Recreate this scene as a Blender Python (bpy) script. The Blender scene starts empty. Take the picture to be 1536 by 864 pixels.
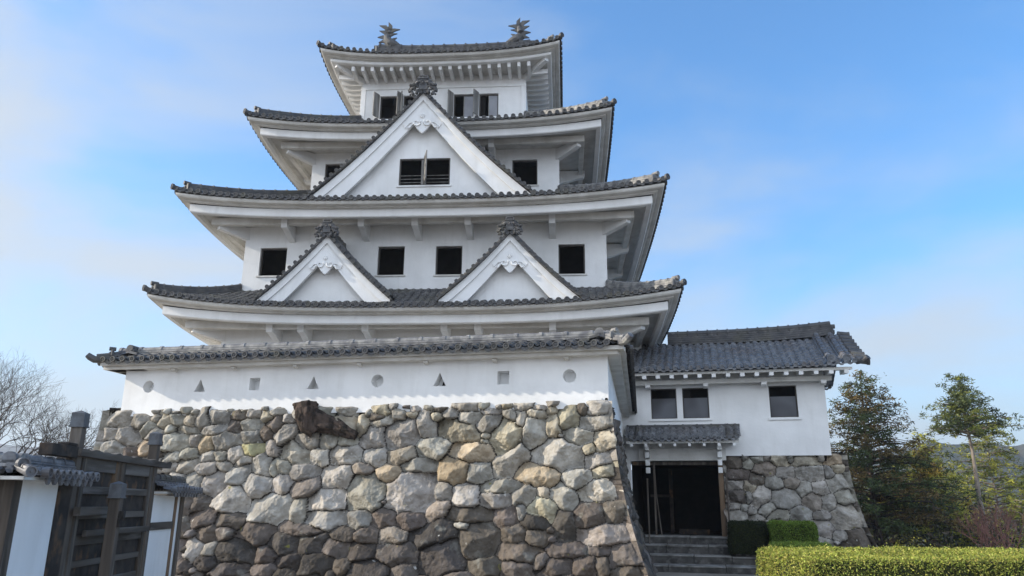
import bpy, math, random
import numpy as np
from mathutils import Vector, Matrix
from mathutils import noise as mnoise

# ---------------------------------------------------------------- camera, sky, sun, exposure
scene = bpy.context.scene
R = math.radians
COL = scene.collection
random.seed(7); rng = np.random.default_rng(7)

cam_d = bpy.data.cameras.new("camera"); cam = bpy.data.objects.new("camera", cam_d); COL.objects.link(cam)
cam_d.sensor_width = 36; cam_d.lens = 1150/1536*36; cam_d.clip_start = .1; cam_d.clip_end = 9000
_p, _r = R(15.9), R(0.5)
_f = Vector((0, math.cos(_p), math.sin(_p))); _x0 = Vector((1, 0, 0)); _u0 = _x0.cross(_f)
_x = _x0*math.cos(_r) + _u0*math.sin(_r); _u = _x.cross(_f)
cam.matrix_world = Matrix(((_x.x, _u.x, -_f.x, 0), (_x.y, _u.y, -_f.y, 0), (_x.z, _u.z, -_f.z, 1.6), (0, 0, 0, 1)))
scene.camera = cam

SUN_EL, SUN_AZ = 23.5, -93.0          # azimuth clockwise from +Y
SUN_STRENGTH, SKY_STRENGTH, EXPOSURE = 4.3, 0.15, 0.66
S = Vector((math.sin(R(SUN_AZ))*math.cos(R(SUN_EL)), math.cos(R(SUN_AZ))*math.cos(R(SUN_EL)), math.sin(R(SUN_EL))))
sd = bpy.data.lights.new("sun", 'SUN'); sd.energy = SUN_STRENGTH; sd.angle = R(.53); sd.color = (1, .90, .76)
sun = bpy.data.objects.new("sun", sd); COL.objects.link(sun); sun.rotation_euler = S.to_track_quat('Z', 'Y').to_euler()

world = bpy.data.worlds.new("World"); scene.world = world; world.use_nodes = True
nt = world.node_tree; nt.nodes.clear()
def N(nt, t, **kw):
    n = nt.nodes.new(t)
    for k, v in kw.items(): setattr(n, k, v)
    return n
out = N(nt, 'ShaderNodeOutputWorld'); bg = N(nt, 'ShaderNodeBackground'); bg.inputs[1].default_value = SKY_STRENGTH
sky = N(nt, 'ShaderNodeTexSky', sky_type='NISHITA', sun_disc=False); sky.sun_elevation = R(SUN_EL); sky.sun_rotation = R(SUN_AZ % 360)
sky.air_density = 1.0; sky.dust_density = .4; sky.ozone_density = 2.2
tc = N(nt, 'ShaderNodeTexCoord'); mp = N(nt, 'ShaderNodeMapping'); mp.inputs['Rotation'].default_value = (R(8), R(-22), R(20)); mp.inputs['Scale'].default_value = (1.0, 1.6, 3.2)
n1 = N(nt, 'ShaderNodeTexNoise'); n1.inputs['Scale'].default_value = 1.5; n1.inputs['Detail'].default_value = 7; n1.inputs['Roughness'].default_value = .52; n1.inputs['Distortion'].default_value = .5
nt.links.new(tc.outputs['Generated'], mp.inputs[0]); nt.links.new(mp.outputs[0], n1.inputs['Vector'])
sep = N(nt, 'ShaderNodeSeparateXYZ'); nt.links.new(tc.outputs['Generated'], sep.inputs[0])
# thin high cloud: denser towards the sun's side (left) and low down
def M(op, a, b=None, c=None, nt=nt):
    m = N(nt, 'ShaderNodeMath', operation=op)
    for i, v in enumerate((a, b, c)):
        if v is None: continue
        if isinstance(v, (int, float)): m.inputs[i].default_value = v
        else: nt.links.new(v, m.inputs[i])
    return m.outputs[0]
bias = M('ADD', M('MULTIPLY', sep.outputs['X'], -.17), M('ADD', M('MULTIPLY', sep.outputs['Z'], -.58), .085))
dens = M('ADD', n1.outputs['Fac'], bias)
rmp = N(nt, 'ShaderNodeMapRange'); rmp.inputs['From Min'].default_value = .16; rmp.inputs['From Max'].default_value = .60
rmp.interpolation_type = 'SMOOTHSTEP'
nt.links.new(dens, rmp.inputs[0])
cf = M('MINIMUM', M('ADD', M('MULTIPLY', rmp.outputs[0], .85), M('MULTIPLY', M('MAXIMUM', M('MULTIPLY', sep.outputs['Y'], -1.0), 0.0), .9)), .95)
mixc = N(nt, 'ShaderNodeMix', data_type='RGBA'); nt.links.new(cf, mixc.inputs['Factor'])
gain = N(nt, 'ShaderNodeMix', data_type='RGBA', blend_type='MULTIPLY'); gain.inputs['Factor'].default_value = 1
nt.links.new(sky.outputs[0], gain.inputs['A']); gain.inputs['B'].default_value = (.57, 1.03, 1.32, 1)
# broad bright cloud bank, unseen behind the camera, added to light the front walls
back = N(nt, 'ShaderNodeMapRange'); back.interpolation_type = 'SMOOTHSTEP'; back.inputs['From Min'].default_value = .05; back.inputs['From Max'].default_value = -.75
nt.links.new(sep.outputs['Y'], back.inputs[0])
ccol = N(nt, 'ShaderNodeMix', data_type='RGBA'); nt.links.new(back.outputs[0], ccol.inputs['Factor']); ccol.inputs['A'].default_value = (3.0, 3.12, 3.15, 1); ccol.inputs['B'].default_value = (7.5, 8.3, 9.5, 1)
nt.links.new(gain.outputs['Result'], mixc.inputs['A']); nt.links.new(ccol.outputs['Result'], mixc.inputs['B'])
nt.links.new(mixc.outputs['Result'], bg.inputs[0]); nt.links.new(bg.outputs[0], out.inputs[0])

vs = scene.view_settings; vs.view_transform = 'Standard'; vs.look = 'None'; vs.gamma = 1; vs.exposure = EXPOSURE; vs.use_curve_mapping = False

# ---------------------------------------------------------------- materials
def mat(name, base, rough=.8, var=None, scale=3.0, detail=6, bump=0, bscale=None, stretch=(1, 1, 1), spec=.3, metal=0, attr=False, varmix=1.0, lo=.38, hi=.62, extra=None):
    m = bpy.data.materials.new(name); m.use_nodes = True; t = m.node_tree; b = t.nodes['Principled BSDF']
    b.inputs['Roughness'].default_value = rough; b.inputs['Specular IOR Level'].default_value = spec; b.inputs['Metallic'].default_value = metal
    L = t.links.new
    c = N(t, 'ShaderNodeTexCoord'); mpn = N(t, 'ShaderNodeMapping'); mpn.inputs['Scale'].default_value = stretch; L(c.outputs['Object'], mpn.inputs[0])
    if attr:
        a = N(t, 'ShaderNodeAttribute'); a.attribute_name = 'col'; cur = a.outputs['Color']
    else:
        rgb = N(t, 'ShaderNodeRGB'); rgb.outputs[0].default_value = (*base, 1); cur = rgb.outputs[0]
    def layer(cur, color, scale, lo, hi, amount, detail=6, blend='MIX', stretchv=None, dist=0):
        n = N(t, 'ShaderNodeTexNoise'); n.inputs['Scale'].default_value = scale; n.inputs['Detail'].default_value = detail; n.inputs['Distortion'].default_value = dist
        if stretchv:
            mm = N(t, 'ShaderNodeMapping'); mm.inputs['Scale'].default_value = stretchv; L(c.outputs['Object'], mm.inputs[0]); L(mm.outputs[0], n.inputs['Vector'])
        else: L(mpn.outputs[0], n.inputs['Vector'])
        r = N(t, 'ShaderNodeMapRange'); r.inputs['From Min'].default_value = lo; r.inputs['From Max'].default_value = hi; r.inputs['To Max'].default_value = amount
        L(n.outputs['Fac'], r.inputs[0])
        x = N(t, 'ShaderNodeMix', data_type='RGBA', blend_type=blend); L(r.outputs[0], x.inputs['Factor']); L(cur, x.inputs['A']); x.inputs['B'].default_value = (*color, 1)
        return x.outputs['Result']
    if var: cur = layer(cur, var, scale, lo, hi, varmix, detail, 'MULTIPLY' if attr else 'MIX')
    for e in (extra or []): cur = layer(cur, **e)
    L(cur, b.inputs['Base Color'])
    if bump:
        n = N(t, 'ShaderNodeTexNoise'); n.inputs['Scale'].default_value = bscale or scale*4; n.inputs['Detail'].default_value = 8; n.inputs['Roughness'].default_value = .6
        L(mpn.outputs[0], n.inputs['Vector'])
        bp = N(t, 'ShaderNodeBump'); bp.inputs['Strength'].default_value = 1; bp.inputs['Distance'].default_value = bump
        L(n.outputs['Fac'], bp.inputs['Height']); L(bp.outputs[0], b.inputs['Normal'])
    return m

PLASTER = mat('white_plaster', (.80, .80, .79), .9, (.72, .72, .71), 1.1, bump=.006, bscale=9,
              extra=[dict(color=(.55, .54, .51), scale=2.4, lo=.54, hi=.8, amount=.26, stretchv=(2, 2, .3)), dict(color=(.48, .47, .44), scale=1.1, lo=.58, hi=.8, amount=.22, stretchv=(3, 3, .5)),
                     dict(color=(.70, .69, .66), scale=.5, lo=.5, hi=.7, amount=.3)])
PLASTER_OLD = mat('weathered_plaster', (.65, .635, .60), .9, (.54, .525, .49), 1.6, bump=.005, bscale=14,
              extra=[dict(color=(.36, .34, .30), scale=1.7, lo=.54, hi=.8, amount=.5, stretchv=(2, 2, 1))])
TILE = mat('grey_roof_tile', (.085, .083, .083), .55, (.05, .05, .053), 3.2, bump=.004, bscale=40, spec=.45,
           extra=[dict(color=(.20, .195, .18), scale=5, lo=.57, hi=.70, amount=.5), dict(color=(.09, .085, .062), scale=1.3, lo=.52, hi=.66, amount=.6)])
TILE_PALE = mat('sun_painted_lichened_tile', (.24, .235, .225), .65, (.11, .11, .115), 4.5, bump=.005, bscale=40, spec=.4,
           extra=[dict(color=(.36, .35, .31), scale=7, lo=.55, hi=.7, amount=.7)])  # lichened tile, its base lightened to paint sunlight on the ridges
TILE_BLUE = mat('blue_grey_roof_tile', (.155, .16, .17), .45, (.085, .09, .10), 3.5, bump=.004, bscale=40, spec=.5,
           extra=[dict(color=(.22, .23, .245), scale=6, lo=.55, hi=.68, amount=.7), dict(color=(.11, .095, .09), scale=1.2, lo=.5, hi=.66, amount=.6)])
CAPM = mat('grey_blue_post_cap', (.13, .14, .15), .6, (.08, .08, .085), 8, bump=.004)
WOOD = mat('weathered_grey_wood', (.12, .098, .08), .85, (.05, .042, .035), 5, bump=.01, bscale=12, stretch=(1, 1, .1), spec=.2,
           extra=[dict(color=(.21, .19, .165), scale=9, lo=.5, hi=.66, amount=.7, stretchv=(1, 1, .08)), dict(color=(.26, .16, .085), scale=1.4, lo=.55, hi=.7, amount=.55)])
WOOD_H = mat('weathered_grey_rail_wood', (.12, .105, .09), .85, (.055, .048, .042), 5, bump=.01, bscale=12, stretch=(.1, 1, 1), spec=.2,
           extra=[dict(color=(.2, .185, .17), scale=9, lo=.5, hi=.66, amount=.7, stretchv=(.08, 1, 1))])
WOOD_RUST = mat('reddish_dark_boards', (.055, .045, .038), .9, (.025, .022, .02), 4, bump=.012, bscale=10,
           extra=[dict(color=(.16, .09, .045), scale=3.0, lo=.56, hi=.7, amount=.7, stretchv=(1.5, 1, 1))])
DARK = mat('dark_interior', (.012, .011, .010), .9, (.007, .006, .006), 3)
SHUTTER = mat('shutter_board', (.27, .26, .245), .8, (.15, .145, .135), 6, bump=.004, stretch=(1, 1, .15))
FRAME = mat('window_timber', (.11, .10, .09), .8, (.06, .055, .05), 6, stretch=(1, 1, .15))
GLASS = mat('grey_window_pane', (.20, .21, .235), .12, (.15, .155, .18), 1.5, spec=.6)
SCREEN = mat('dim_window_screen', (.10, .105, .12), .5, (.03, .03, .035), .9, spec=.4, detail=1)
STONE = mat('rampart_stone', (.3, .3, .3), .92, (.70, .69, .67), 5.5, bump=.06, bscale=12, attr=True, lo=.38, hi=.60, spec=.15,
            extra=[dict(color=(1.3, 1.28, 1.2), scale=11, lo=.55, hi=.7, amount=.5, blend='MULTIPLY'),
                   dict(color=(.36, .36, .32), scale=2.6, lo=.62, hi=.7, amount=.35),
                   dict(color=(.10, .09, .08), scale=1.1, lo=.56, hi=.75, amount=.45, stretchv=(1.6, 1.6, .8)),
                   dict(color=(.55, .54, .50), scale=5.5, lo=.705, hi=.73, amount=.8), dict(color=(.22, .21, .04), scale=3.1, lo=.70, hi=.74, amount=.7)])
CUT = mat('step_stone', (.30, .295, .28), .9, (.13, .125, .115), 3, bump=.015, bscale=14, extra=[dict(color=(.34, .34, .33), scale=4, lo=.53, hi=.66, amount=.6)])
BARK = mat('brown_bark', (.085, .062, .05), .95, (.028, .022, .018), 9, bump=.09, bscale=16, stretch=(1, 1, .3), lo=.44, hi=.58)
BARK_PALE = mat('pale_grey_bark', (.27, .23, .19), .95, (.15, .125, .10), 7, bump=.02, stretch=(1, 1, .3))
BARK_GREY = mat('grey_twigs', (.085, .072, .062), .95, (.05, .042, .036), 5)
TWIG_RED = mat('reddish_twigs', (.26, .12, .09), .9, (.16, .08, .06), 5)
LEAF = mat('foliage', (.1, .1, .1), .75, (.75, .75, .75), 1.2, attr=True, spec=.2)
LEAF.node_tree.nodes['Principled BSDF'].inputs['Subsurface Weight'].default_value = 0
GROUND = mat('gravel_ground', (.34, .30, .25), .95, (.24, .21, .17), .6, bump=.02, bscale=20)
HILL = mat('wooded_hillside', (.045, .055, .042), .95, (.025, .032, .026), .05, bump=3, bscale=.2, extra=[dict(color=(.075, .075, .06), scale=.035, lo=.5, hi=.66, amount=.7)])

# ---------------------------------------------------------------- things, parts, mesh helpers
Z0 = {}
def thing(name, label, cat, loc=(0, 0, 0), rotz=0, group=None):
    o = bpy.data.objects.new(name, None); COL.objects.link(o); o.empty_display_size = .3
    o.location = loc; o.rotation_euler = (0, 0, rotz); o['label'] = label; o['category'] = cat
    if group: o['group'] = group
    Z0[o.name] = loc[2]
    return o
def tag(o, label, cat, group=None):
    o['label'] = label; o['category'] = cat
    if group: o['group'] = group
    return o
def root_of(o):
    while o.parent: o = o.parent
    return o

class MB:
    def __init__(s): s.v = []; s.f = []; s.c = []
    def add(s, vs, fs, col=None):
        b = len(s.v); s.v.extend([tuple(map(float, p)) for p in vs]); s.f.extend([tuple(i+b for i in f) for f in fs])
        if col is not None: s.c.extend([tuple(col)]*len(vs))
    def box(s, x0, x1, y0, y1, z0, z1, T=None):
        vs = [(x, y, z) for z in (z0, z1) for y in (y0, y1) for x in (x0, x1)]
        if T: vs = [T(*p) for p in vs]
        s.add(vs, [(0, 2, 3, 1), (4, 5, 7, 6), (0, 1, 5, 4), (2, 6, 7, 3), (0, 4, 6, 2), (1, 3, 7, 5)])
    def hexa(s, p):  # 8 points bottom 4 ccw, top 4 ccw
        s.add(p, [(0, 3, 2, 1), (4, 5, 6, 7), (0, 1, 5, 4), (1, 2, 6, 5), (2, 3, 7, 6), (3, 0, 4, 7)])
    def grid(s, A, wrap=False):
        n, m = A.shape[:2]; b = len(s.v); s.v.extend(map(tuple, A.reshape(-1, 3).tolist()))
        for i in range(n-1):
            for j in range(m-1 if not wrap else m):
                k = (j+1) % m
                s.f.append((b+i*m+j, b+i*m+k, b+(i+1)*m+k, b+(i+1)*m+j))
    def tube(s, path, rad, n=8, cap=True):
        P = [Vector(p) for p in path]; rad = rad if hasattr(rad, '__len__') else [rad]*len(P)
        rings = []; up = Vector((0, 0, 1))
        for i, p in enumerate(P):
            d = (P[min(i+1, len(P)-1)]-P[max(i-1, 0)]).normalized()
            a = d.cross(up if abs(d.z) < .95 else Vector((1, 0, 0))).normalized(); b_ = a.cross(d)
            rings.append([p+(a*math.cos(2*math.pi*k/n)+b_*math.sin(2*math.pi*k/n))*rad[i] for k in range(n)])
        b = len(s.v)
        for r in rings: s.v.extend([tuple(q) for q in r])
        for i in range(len(P)-1):
            for k in range(n):
                s.f.append((b+i*n+k, b+i*n+(k+1) % n, b+(i+1)*n+(k+1) % n, b+(i+1)*n+k))
        if cap:
            s.f.append(tuple(b+k for k in range(n))[::-1]); s.f.append(tuple(b+(len(P)-1)*n+k for k in range(n)))
    def prism(s, poly, T, d):   # poly 2D (a,b) -> T(a,b,0) .. T(a,b,d)
        n = len(poly)
        s.add([T(a, b, 0) for a, b in poly]+[T(a, b, d) for a, b in poly],
              [tuple(range(n))[::-1], tuple(range(n, 2*n))]+[(i, (i+1) % n, n+(i+1) % n, n+i) for i in range(n)])
    def ball(s, c, r, n=8, m=6):
        r = r if hasattr(r, '__len__') else (r, r, r); A = np.zeros((m+1, n, 3))
        for i in range(m+1):
            th = math.pi*i/m
            for k in range(n):
                ph = 2*math.pi*k/n; A[i, k] = (c[0]+r[0]*math.sin(th)*math.cos(ph), c[1]+r[1]*math.sin(th)*math.sin(ph), c[2]+r[2]*math.cos(th))
        s.grid(A, wrap=True)
    def build(s, name, m, parent=None, smooth=False, bevel=0):
        me = bpy.data.meshes.new(name); V = s.v
        if parent is not None:
            z0 = Z0[root_of(parent).name]
            if z0: V = [(x, y, z-z0) for x, y, z in V]
        me.from_pydata(V, [], s.f); me.materials.append(m)
        if smooth: me.shade_smooth()
        if s.c:
            a = me.color_attributes.new('col', 'FLOAT_COLOR', 'POINT'); a.data.foreach_set('color', np.array([(*c[:3], 1) for c in s.c], dtype=np.float32).ravel())
        me.update(); o = bpy.data.objects.new(name, me); COL.objects.link(o)
        if parent is not None: o.parent = parent
        if bevel:
            b = o.modifiers.new('bevel', 'BEVEL'); b.width = bevel; b.segments = 2; b.limit_method = 'ANGLE'
        return o

def fast_mesh(name, V, Fq, colors, m, parent=None, smooth=False):
    """V (n,3), Fq (k,4) numpy"""
    me = bpy.data.meshes.new(name); V = np.array(V, dtype=np.float32)
    if parent is not None: V = V - np.array((0, 0, Z0[root_of(parent).name]), dtype=np.float32)
    me.vertices.add(len(V)); me.vertices.foreach_set('co', V.ravel())
    k = Fq.shape[1]; me.loops.add(Fq.size); me.loops.foreach_set('vertex_index', Fq.astype(np.int32).ravel())
    me.polygons.add(len(Fq)); me.polygons.foreach_set('loop_start', np.arange(0, Fq.size, k, dtype=np.int32)); 
    me.update(calc_edges=True); me.validate()
    if colors is not None:
        a = me.color_attributes.new('col', 'FLOAT_COLOR', 'POINT'); c = np.ones((len(V), 4), dtype=np.float32); c[:, :3] = colors; a.data.foreach_set('color', c.ravel())
    me.materials.append(m)
    if smooth: me.shade_smooth()
    o = bpy.data.objects.new(name, me); COL.objects.link(o)
    if parent is not None: o.parent = parent
    return o
def struct(o): o['kind'] = 'structure'; return o

# ---------------------------------------------------------------- tile roofs
def column_samples(xmin, xmax, sp, rad):
    k0, k1 = math.ceil(xmin/sp-.5), math.floor(xmax/sp+.5)
    xs, hs = [], []
    for k in range(k0, k1+1):
        for o, h in ((-.5, -.02), (-.34, -.005), (-.335, .01), (-.22, rad*.8), (0, rad), (.22, rad*.8), (.335, .01), (.34, -.005)):
            x = k*sp+o*sp
            if xmin <= x <= xmax: xs.append(x); hs.append(h)
    xs = [xmin]+xs+[xmax]; hs = [0]+hs+[0]
    return np.array(xs), np.array(hs), [k*sp for k in range(k0, k1+1) if xmin+.03 < k*sp < xmax-.03]
def disc(mb, c, d, r, dep=.07):
    d = Vector(d); d.z = 0; d.normalize(); a = Vector((-d.y, d.x, 0)); u = Vector((0, 0, 1)); c = Vector(c); n = 12
    prof = [(-.02, r*.95), (dep, r), (dep, r*.74), (dep-.02, r*.70), (dep-.02, r*.25), (dep, r*.18)]
    vs = []
    for o, rr in prof:
        for k in range(n): vs.append(c+d*o+(a*math.cos(2*math.pi*k/n)+u*math.sin(2*math.pi*k/n))*rr)
    fs = [(i*n+k, i*n+(k+1) % n, (i+1)*n+(k+1) % n, (i+1)*n+k) for i in range(len(prof)-1) for k in range(n)]
    fs.append(tuple((len(prof)-1)*n+k for k in range(n)))
    mb.add(vs, fs)
def tile_slope(mb, fn, xmin, xmax, sp=.29, rows=10, rad=.07, lim=None, eave=True, jit=.012):
    xs, hs, cols = column_samples(xmin, xmax, sp, rad)
    ts = []
    for k in range(rows): ts += [(k/rows, .03), ((k+1)/rows, 0.0)]
    A = np.zeros((len(ts), len(xs), 3))
    colj = {}
    for i, (t, o) in enumerate(ts):
        lo, hi = lim(t) if lim else (xmin, xmax)
        for j, x in enumerate(xs):
            xx = min(max(x, lo), hi); p = fn(xx, t)
            key = (i//2, round(x/sp)); 
            if key not in colj: colj[key] = random.uniform(-jit, jit)
            A[i, j] = (p[0], p[1], p[2]+(hs[j] if lo < x < hi else 0)+o+colj[key])
    n, m = A.shape[:2]; b = len(mb.v); mb.v.extend(map(tuple, A.reshape(-1, 3).tolist()))
    for i in range(n-1):
        if lim: l0, h0 = lim(ts[i][0]); l1, h1 = lim(ts[i+1][0])
        for j in range(m-1):
            if lim and ((xs[j+1] <= l0 and xs[j+1] <= l1) or (xs[j] >= h0 and xs[j] >= h1)): continue
            mb.f.append((b+i*m+j, b+i*m+j+1, b+(i+1)*m+j+1, b+(i+1)*m+j))
    if eave:
        for x in cols:
            p = Vector(fn(x, 0)); q = Vector(fn(x, .04)); d = p-q
            disc(mb, p+Vector((0, 0, .035+random.uniform(-.008, .008))), d, rad+.018)
        for a, bb in zip(cols[:-1], cols[1:]):
            if bb-a > sp*1.2: continue
            seg = []
            for k in range(5):
                w = k/4; x = a+rad*.7+(bb-a-1.4*rad)*w; p = Vector(fn(x, 0)); q = Vector(fn(x, .04)); d = (p-q); d.z = 0; d.normalize()
                z = p.z+.02-.05*math.sin(math.pi*w); seg.append((p+d*.03, p-d*.0, z))
            vs = []
            for pf, pb, z in seg: vs += [(pf.x, pf.y, z+.01), (pf.x, pf.y, z-.055), (pb.x, pb.y, z-.055), (pb.x, pb.y, z+.02)]
            fs = [(i*4+k, i*4+(k+1) % 4, i*4+4+(k+1) % 4, i*4+4+k) for i in range(4) for k in range(4)]
            fs += [(0, 1, 2, 3), (16, 19, 18, 17)]
            mb.add(vs, fs)

def ridge_run(mb, path, w=.24, h=.26, layers=3, seg=.3):
    """layered ridge: stacked flat tiles with a round cap broken into segments"""
    P = [Vector(p) for p in path]
    # resample
    pts = []; 
    for a, b in zip(P[:-1], P[1:]):
        n = max(1, int((b-a).length/seg))
        pts += [a+(b-a)*(i/n) for i in range(n)]
    pts.append(P[-1])
    def ring(i, prof):
        d = (pts[min(i+1, len(pts)-1)]-pts[max(i-1, 0)]); d.z = 0; d.normalize(); s = Vector((d.y, -d.x, 0))
        return [tuple(pts[i]+s*a+Vector((0, 0, b))) for a, b in prof]
    lh = h/layers
    for L in range(layers):
        ww = w/2*(1-.10*L); prof = [(-ww, L*lh+.012), (-ww, (L+1)*lh-.012), (-ww*.86, (L+1)*lh), (ww*.86, (L+1)*lh), (ww, (L+1)*lh-.012), (ww, L*lh+.012), (ww*.86, L*lh), (-ww*.86, L*lh)]
        A = np.array([ring(i, prof) for i in range(len(pts))]); mb.grid(A, wrap=True)
        for e in (0, -1): 
            b = len(mb.v); mb.v.extend(map(tuple, A[e].tolist())); mb.f.append(tuple(range(b, b+8)))
    r = w*.34
    for i in range(len(pts)-1):
        a, b = pts[i]+Vector((0, 0, h+r*.25)), pts[i+1]+Vector((0, 0, h+r*.25)); rr = r*random.uniform(.97, 1.03)
        mb.tube([a, a+(b-a)*.14, a+(b-a)*.15, a+(b-a)*1.03], [rr*1.22, rr*1.22, rr, rr*.97], n=10)

def onigawara(mb, T, s=1.0):
    """end tile: T(a,b,c) a across, b up, c outwards"""
    def box(a0, a1, b0, b1, c0, c1):
        mb.hexa([T(a0, b0, c0), T(a1, b0, c0), T(a1, b0, c1), T(a0, b0, c1), T(a0*.86, b1, c0), T(a1*.86, b1, c0), T(a1*.86, b1, c1), T(a0*.86, b1, c1)])
    box(-.17*s, .17*s, -.05*s, .30*s, -.06*s, .07*s)
    mb.tube([T(0, .33*s, -.12*s), T(0, .33*s, .15*s)], .085*s, n=10)
    mb.tube([T(-.19*s, .02*s, .02*s), T(-.19*s, .26*s, .02*s)], .045*s, n=6); mb.tube([T(.19*s, .02*s, .02*s), T(.19*s, .26*s, .02*s)], .045*s, n=6)
    mb.tube([T(0, .12*s, .0), T(0, .12*s, .12*s)], .09*s, n=10)
def finial(mb, T, s=1.0):
    """ornate gable-peak tile with crest block and cloud scrolls to both sides"""
    def box(a0, a1, b0, b1, c0, c1, k=.9):
        mb.hexa([T(a0, b0, c0), T(a1, b0, c0), T(a1, b0, c1), T(a0, b0, c1), T(a0*k, b1, c0), T(a1*k, b1, c0), T(a1*k, b1, c1), T(a0*k, b1, c1)])
    box(-.20*s, .20*s, -.12*s, .42*s, -.10*s, .08*s)
    box(-.24*s, .24*s, .40*s, .47*s, -.12*s, .12*s, 1.0)
    mb.tube([T(-.22*s, .50*s, 0), T(-.15*s, .58*s, 0), T(.15*s, .58*s, 0), T(.22*s, .50*s, 0)], .05*s, n=8)
    for k in range(12):
        a = 2*math.pi*k/12; mb.tube([T(.12*s*math.cos(a), .22*s+.12*s*math.sin(a), .08*s), T(.12*s*math.cos(a+.53), .22*s+.12*s*math.sin(a+.53), .08*s)], .025*s, n=6)
    mb.ball(T(0, .22*s, .09*s), .06*s)
    for sg in (-1, 1):
        for k in range(9):
            w = k/8; a = sg*(.20+.34*w)*s; b = (.26-.44*w)*s
            r = (.13-.04*w)*s; cx, cz = a+sg*.02*s, b+.05*s*math.sin(w*9)
            th = [i*.7 for i in range(8)]
            mb.tube([T(cx+sg*r*(1-.09*i)*math.cos(t), cz+r*(1-.09*i)*math.sin(t), .03*s+.012*i*s) for i, t in enumerate(th)], [.034*s*(1-.07*i) for i in range(8)], n=6)
            mb.ball(T(cx, cz, .02*s), (r*.8, r*.8, r*.8), n=7, m=5)
        rr_ = random.Random(3)
        for k in range(22):
            a = rr_.uniform(.12, .62); b = rr_.uniform(-.30, .34)*(1-.4*a)-.42*(a-.15)+.02; q = rr_.uniform(.045, .085); mb.ball(T(sg*a*s, b*s, rr_.uniform(-.02, .09)*s), q*s, n=6, m=4)
# ---------------------------------------------------------------- sweeps and walls
def rot4(k, x, y):
    return [(x, y), (-y, x), (-x, -y), (y, -x)][k]
def ring_sweep(mb, prof, we, de, ze, up, ov, cy, n=30, pw=3.0):
    loop = []
    for k in range(4):
        for i in range(n):
            s = -1+2*i/n
            ring = []
            for o, dz in prof:
                W, D = (we-o, de-o) if k % 2 == 0 else (de-o, we-o)
                x, y = rot4(k, s*W, -D)
                ring.append((x, cy+y, ze+dz+up*abs(s)**pw*max(0, 1-o/ov)))
            loop.append(ring)
    loop.append(loop[0]); mb.grid(np.array(loop), wrap=True)
def wall_panel(mb, x0, x1, z0, z1, holes, T, depth=.22):
    xs = sorted({x0, x1, *[h[0] for h in holes], *[h[1] for h in holes]}); zs = sorted({z0, z1, *[h[2] for h in holes], *[h[3] for h in holes]})
    for a, b in zip(xs[:-1], xs[1:]):
        for c, d in zip(zs[:-1], zs[1:]):
            if any(h[0] <= (a+b)/2 <= h[1] and h[2] <= (c+d)/2 <= h[3] for h in holes): continue
            mb.add([T(a, 0, c), T(b, 0, c), T(b, 0, d), T(a, 0, d)], [(0, 1, 2, 3)])
    for a, b, c, d in holes:
        mb.add([T(a, 0, c), T(b, 0, c), T(b, depth, c), T(a, depth, c)], [(0, 3, 2, 1)])
        mb.add([T(a, 0, d), T(b, 0, d), T(b, depth, d), T(a, depth, d)], [(0, 1, 2, 3)])
        mb.add([T(a, 0, c), T(a, depth, c), T(a, depth, d), T(a, 0, d)], [(0, 3, 2, 1)])
        mb.add([T(b, 0, c), T(b, depth, c), T(b, depth, d), T(b, 0, d)], [(0, 1, 2, 3)])
def recess(T, a, b, c, d, depth=.22, deep=1.6):
    """timber-lined opening with the dark room behind it"""
    mb = MB(); e = .004
    a0, b0, c0, d0 = a-.5, b+.5, c-.5, d+.4
    P = lambda x, y, z: T(x, y, z)
    mb.add([P(a0, deep, c0), P(b0, deep, c0), P(b0, deep, d0), P(a0, deep, d0)], [(0, 1, 2, 3)])
    mb.add([P(a0, depth+e, c0), P(b0, depth+e, c0), P(b0, deep, c0), P(a0, deep, c0)], [(0, 1, 2, 3)])
    mb.add([P(a0, depth+e, d0), P(b0, depth+e, d0), P(b0, deep, d0), P(a0, deep, d0)], [(0, 3, 2, 1)])
    mb.add([P(a0, depth+e, c0), P(a0, deep, c0), P(a0, deep, d0), P(a0, depth+e, d0)], [(0, 1, 2, 3)])
    mb.add([P(b0, depth+e, c0), P(b0, deep, c0), P(b0, deep, d0), P(b0, depth+e, d0)], [(0, 3, 2, 1)])
    # front lining round the opening
    for q in ((a0, a, c0, d0), (b, b0, c0, d0), (a, b, c0, c), (a, b, d, d0)):
        mb.add([P(q[0], depth+e, q[2]), P(q[1], depth+e, q[2]), P(q[1], depth+e, q[3]), P(q[0], depth+e, q[3])], [(0, 3, 2, 1)])
    return mb
def window_frame_mb(T, a, b, c, d, w=.05, y0=.10, y1=.17):
    m = MB(); e = .003
    m.box(a+e, a+w, y0, y1, c+e, d-e, T); m.box(b-w, b-e, y0, y1, c+e, d-e, T); m.box(a+w, b-w, y0, y1, d-w, d-e, T); m.box(a+w, b-w, y0, y1, c+e, c+w, T)
    return m
def sill_mb(T, a, b, c, over=.07, w=.06):
    m = MB(); m.box(a-over, b+over, -.05, .004-.008, c-w, c-.004, T); return m

# ================================================================ THE KEEP
A4 = R(4)
KX, KY = -3.354-.1*math.cos(A4), 28.0+.1*math.sin(A4)
keep = thing('castle_keep', 'tall white four-roofed castle keep with grey tiled roofs and triangular gables', 'castle keep', (KX, KY, 3.6), -A4)
CY = 6.04
FY = lambda w: CY-(w-1)          # front line of a ring whose half width is w
KT = lambda yy: (lambda x, y, z: (x, yy+y, z))

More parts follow.
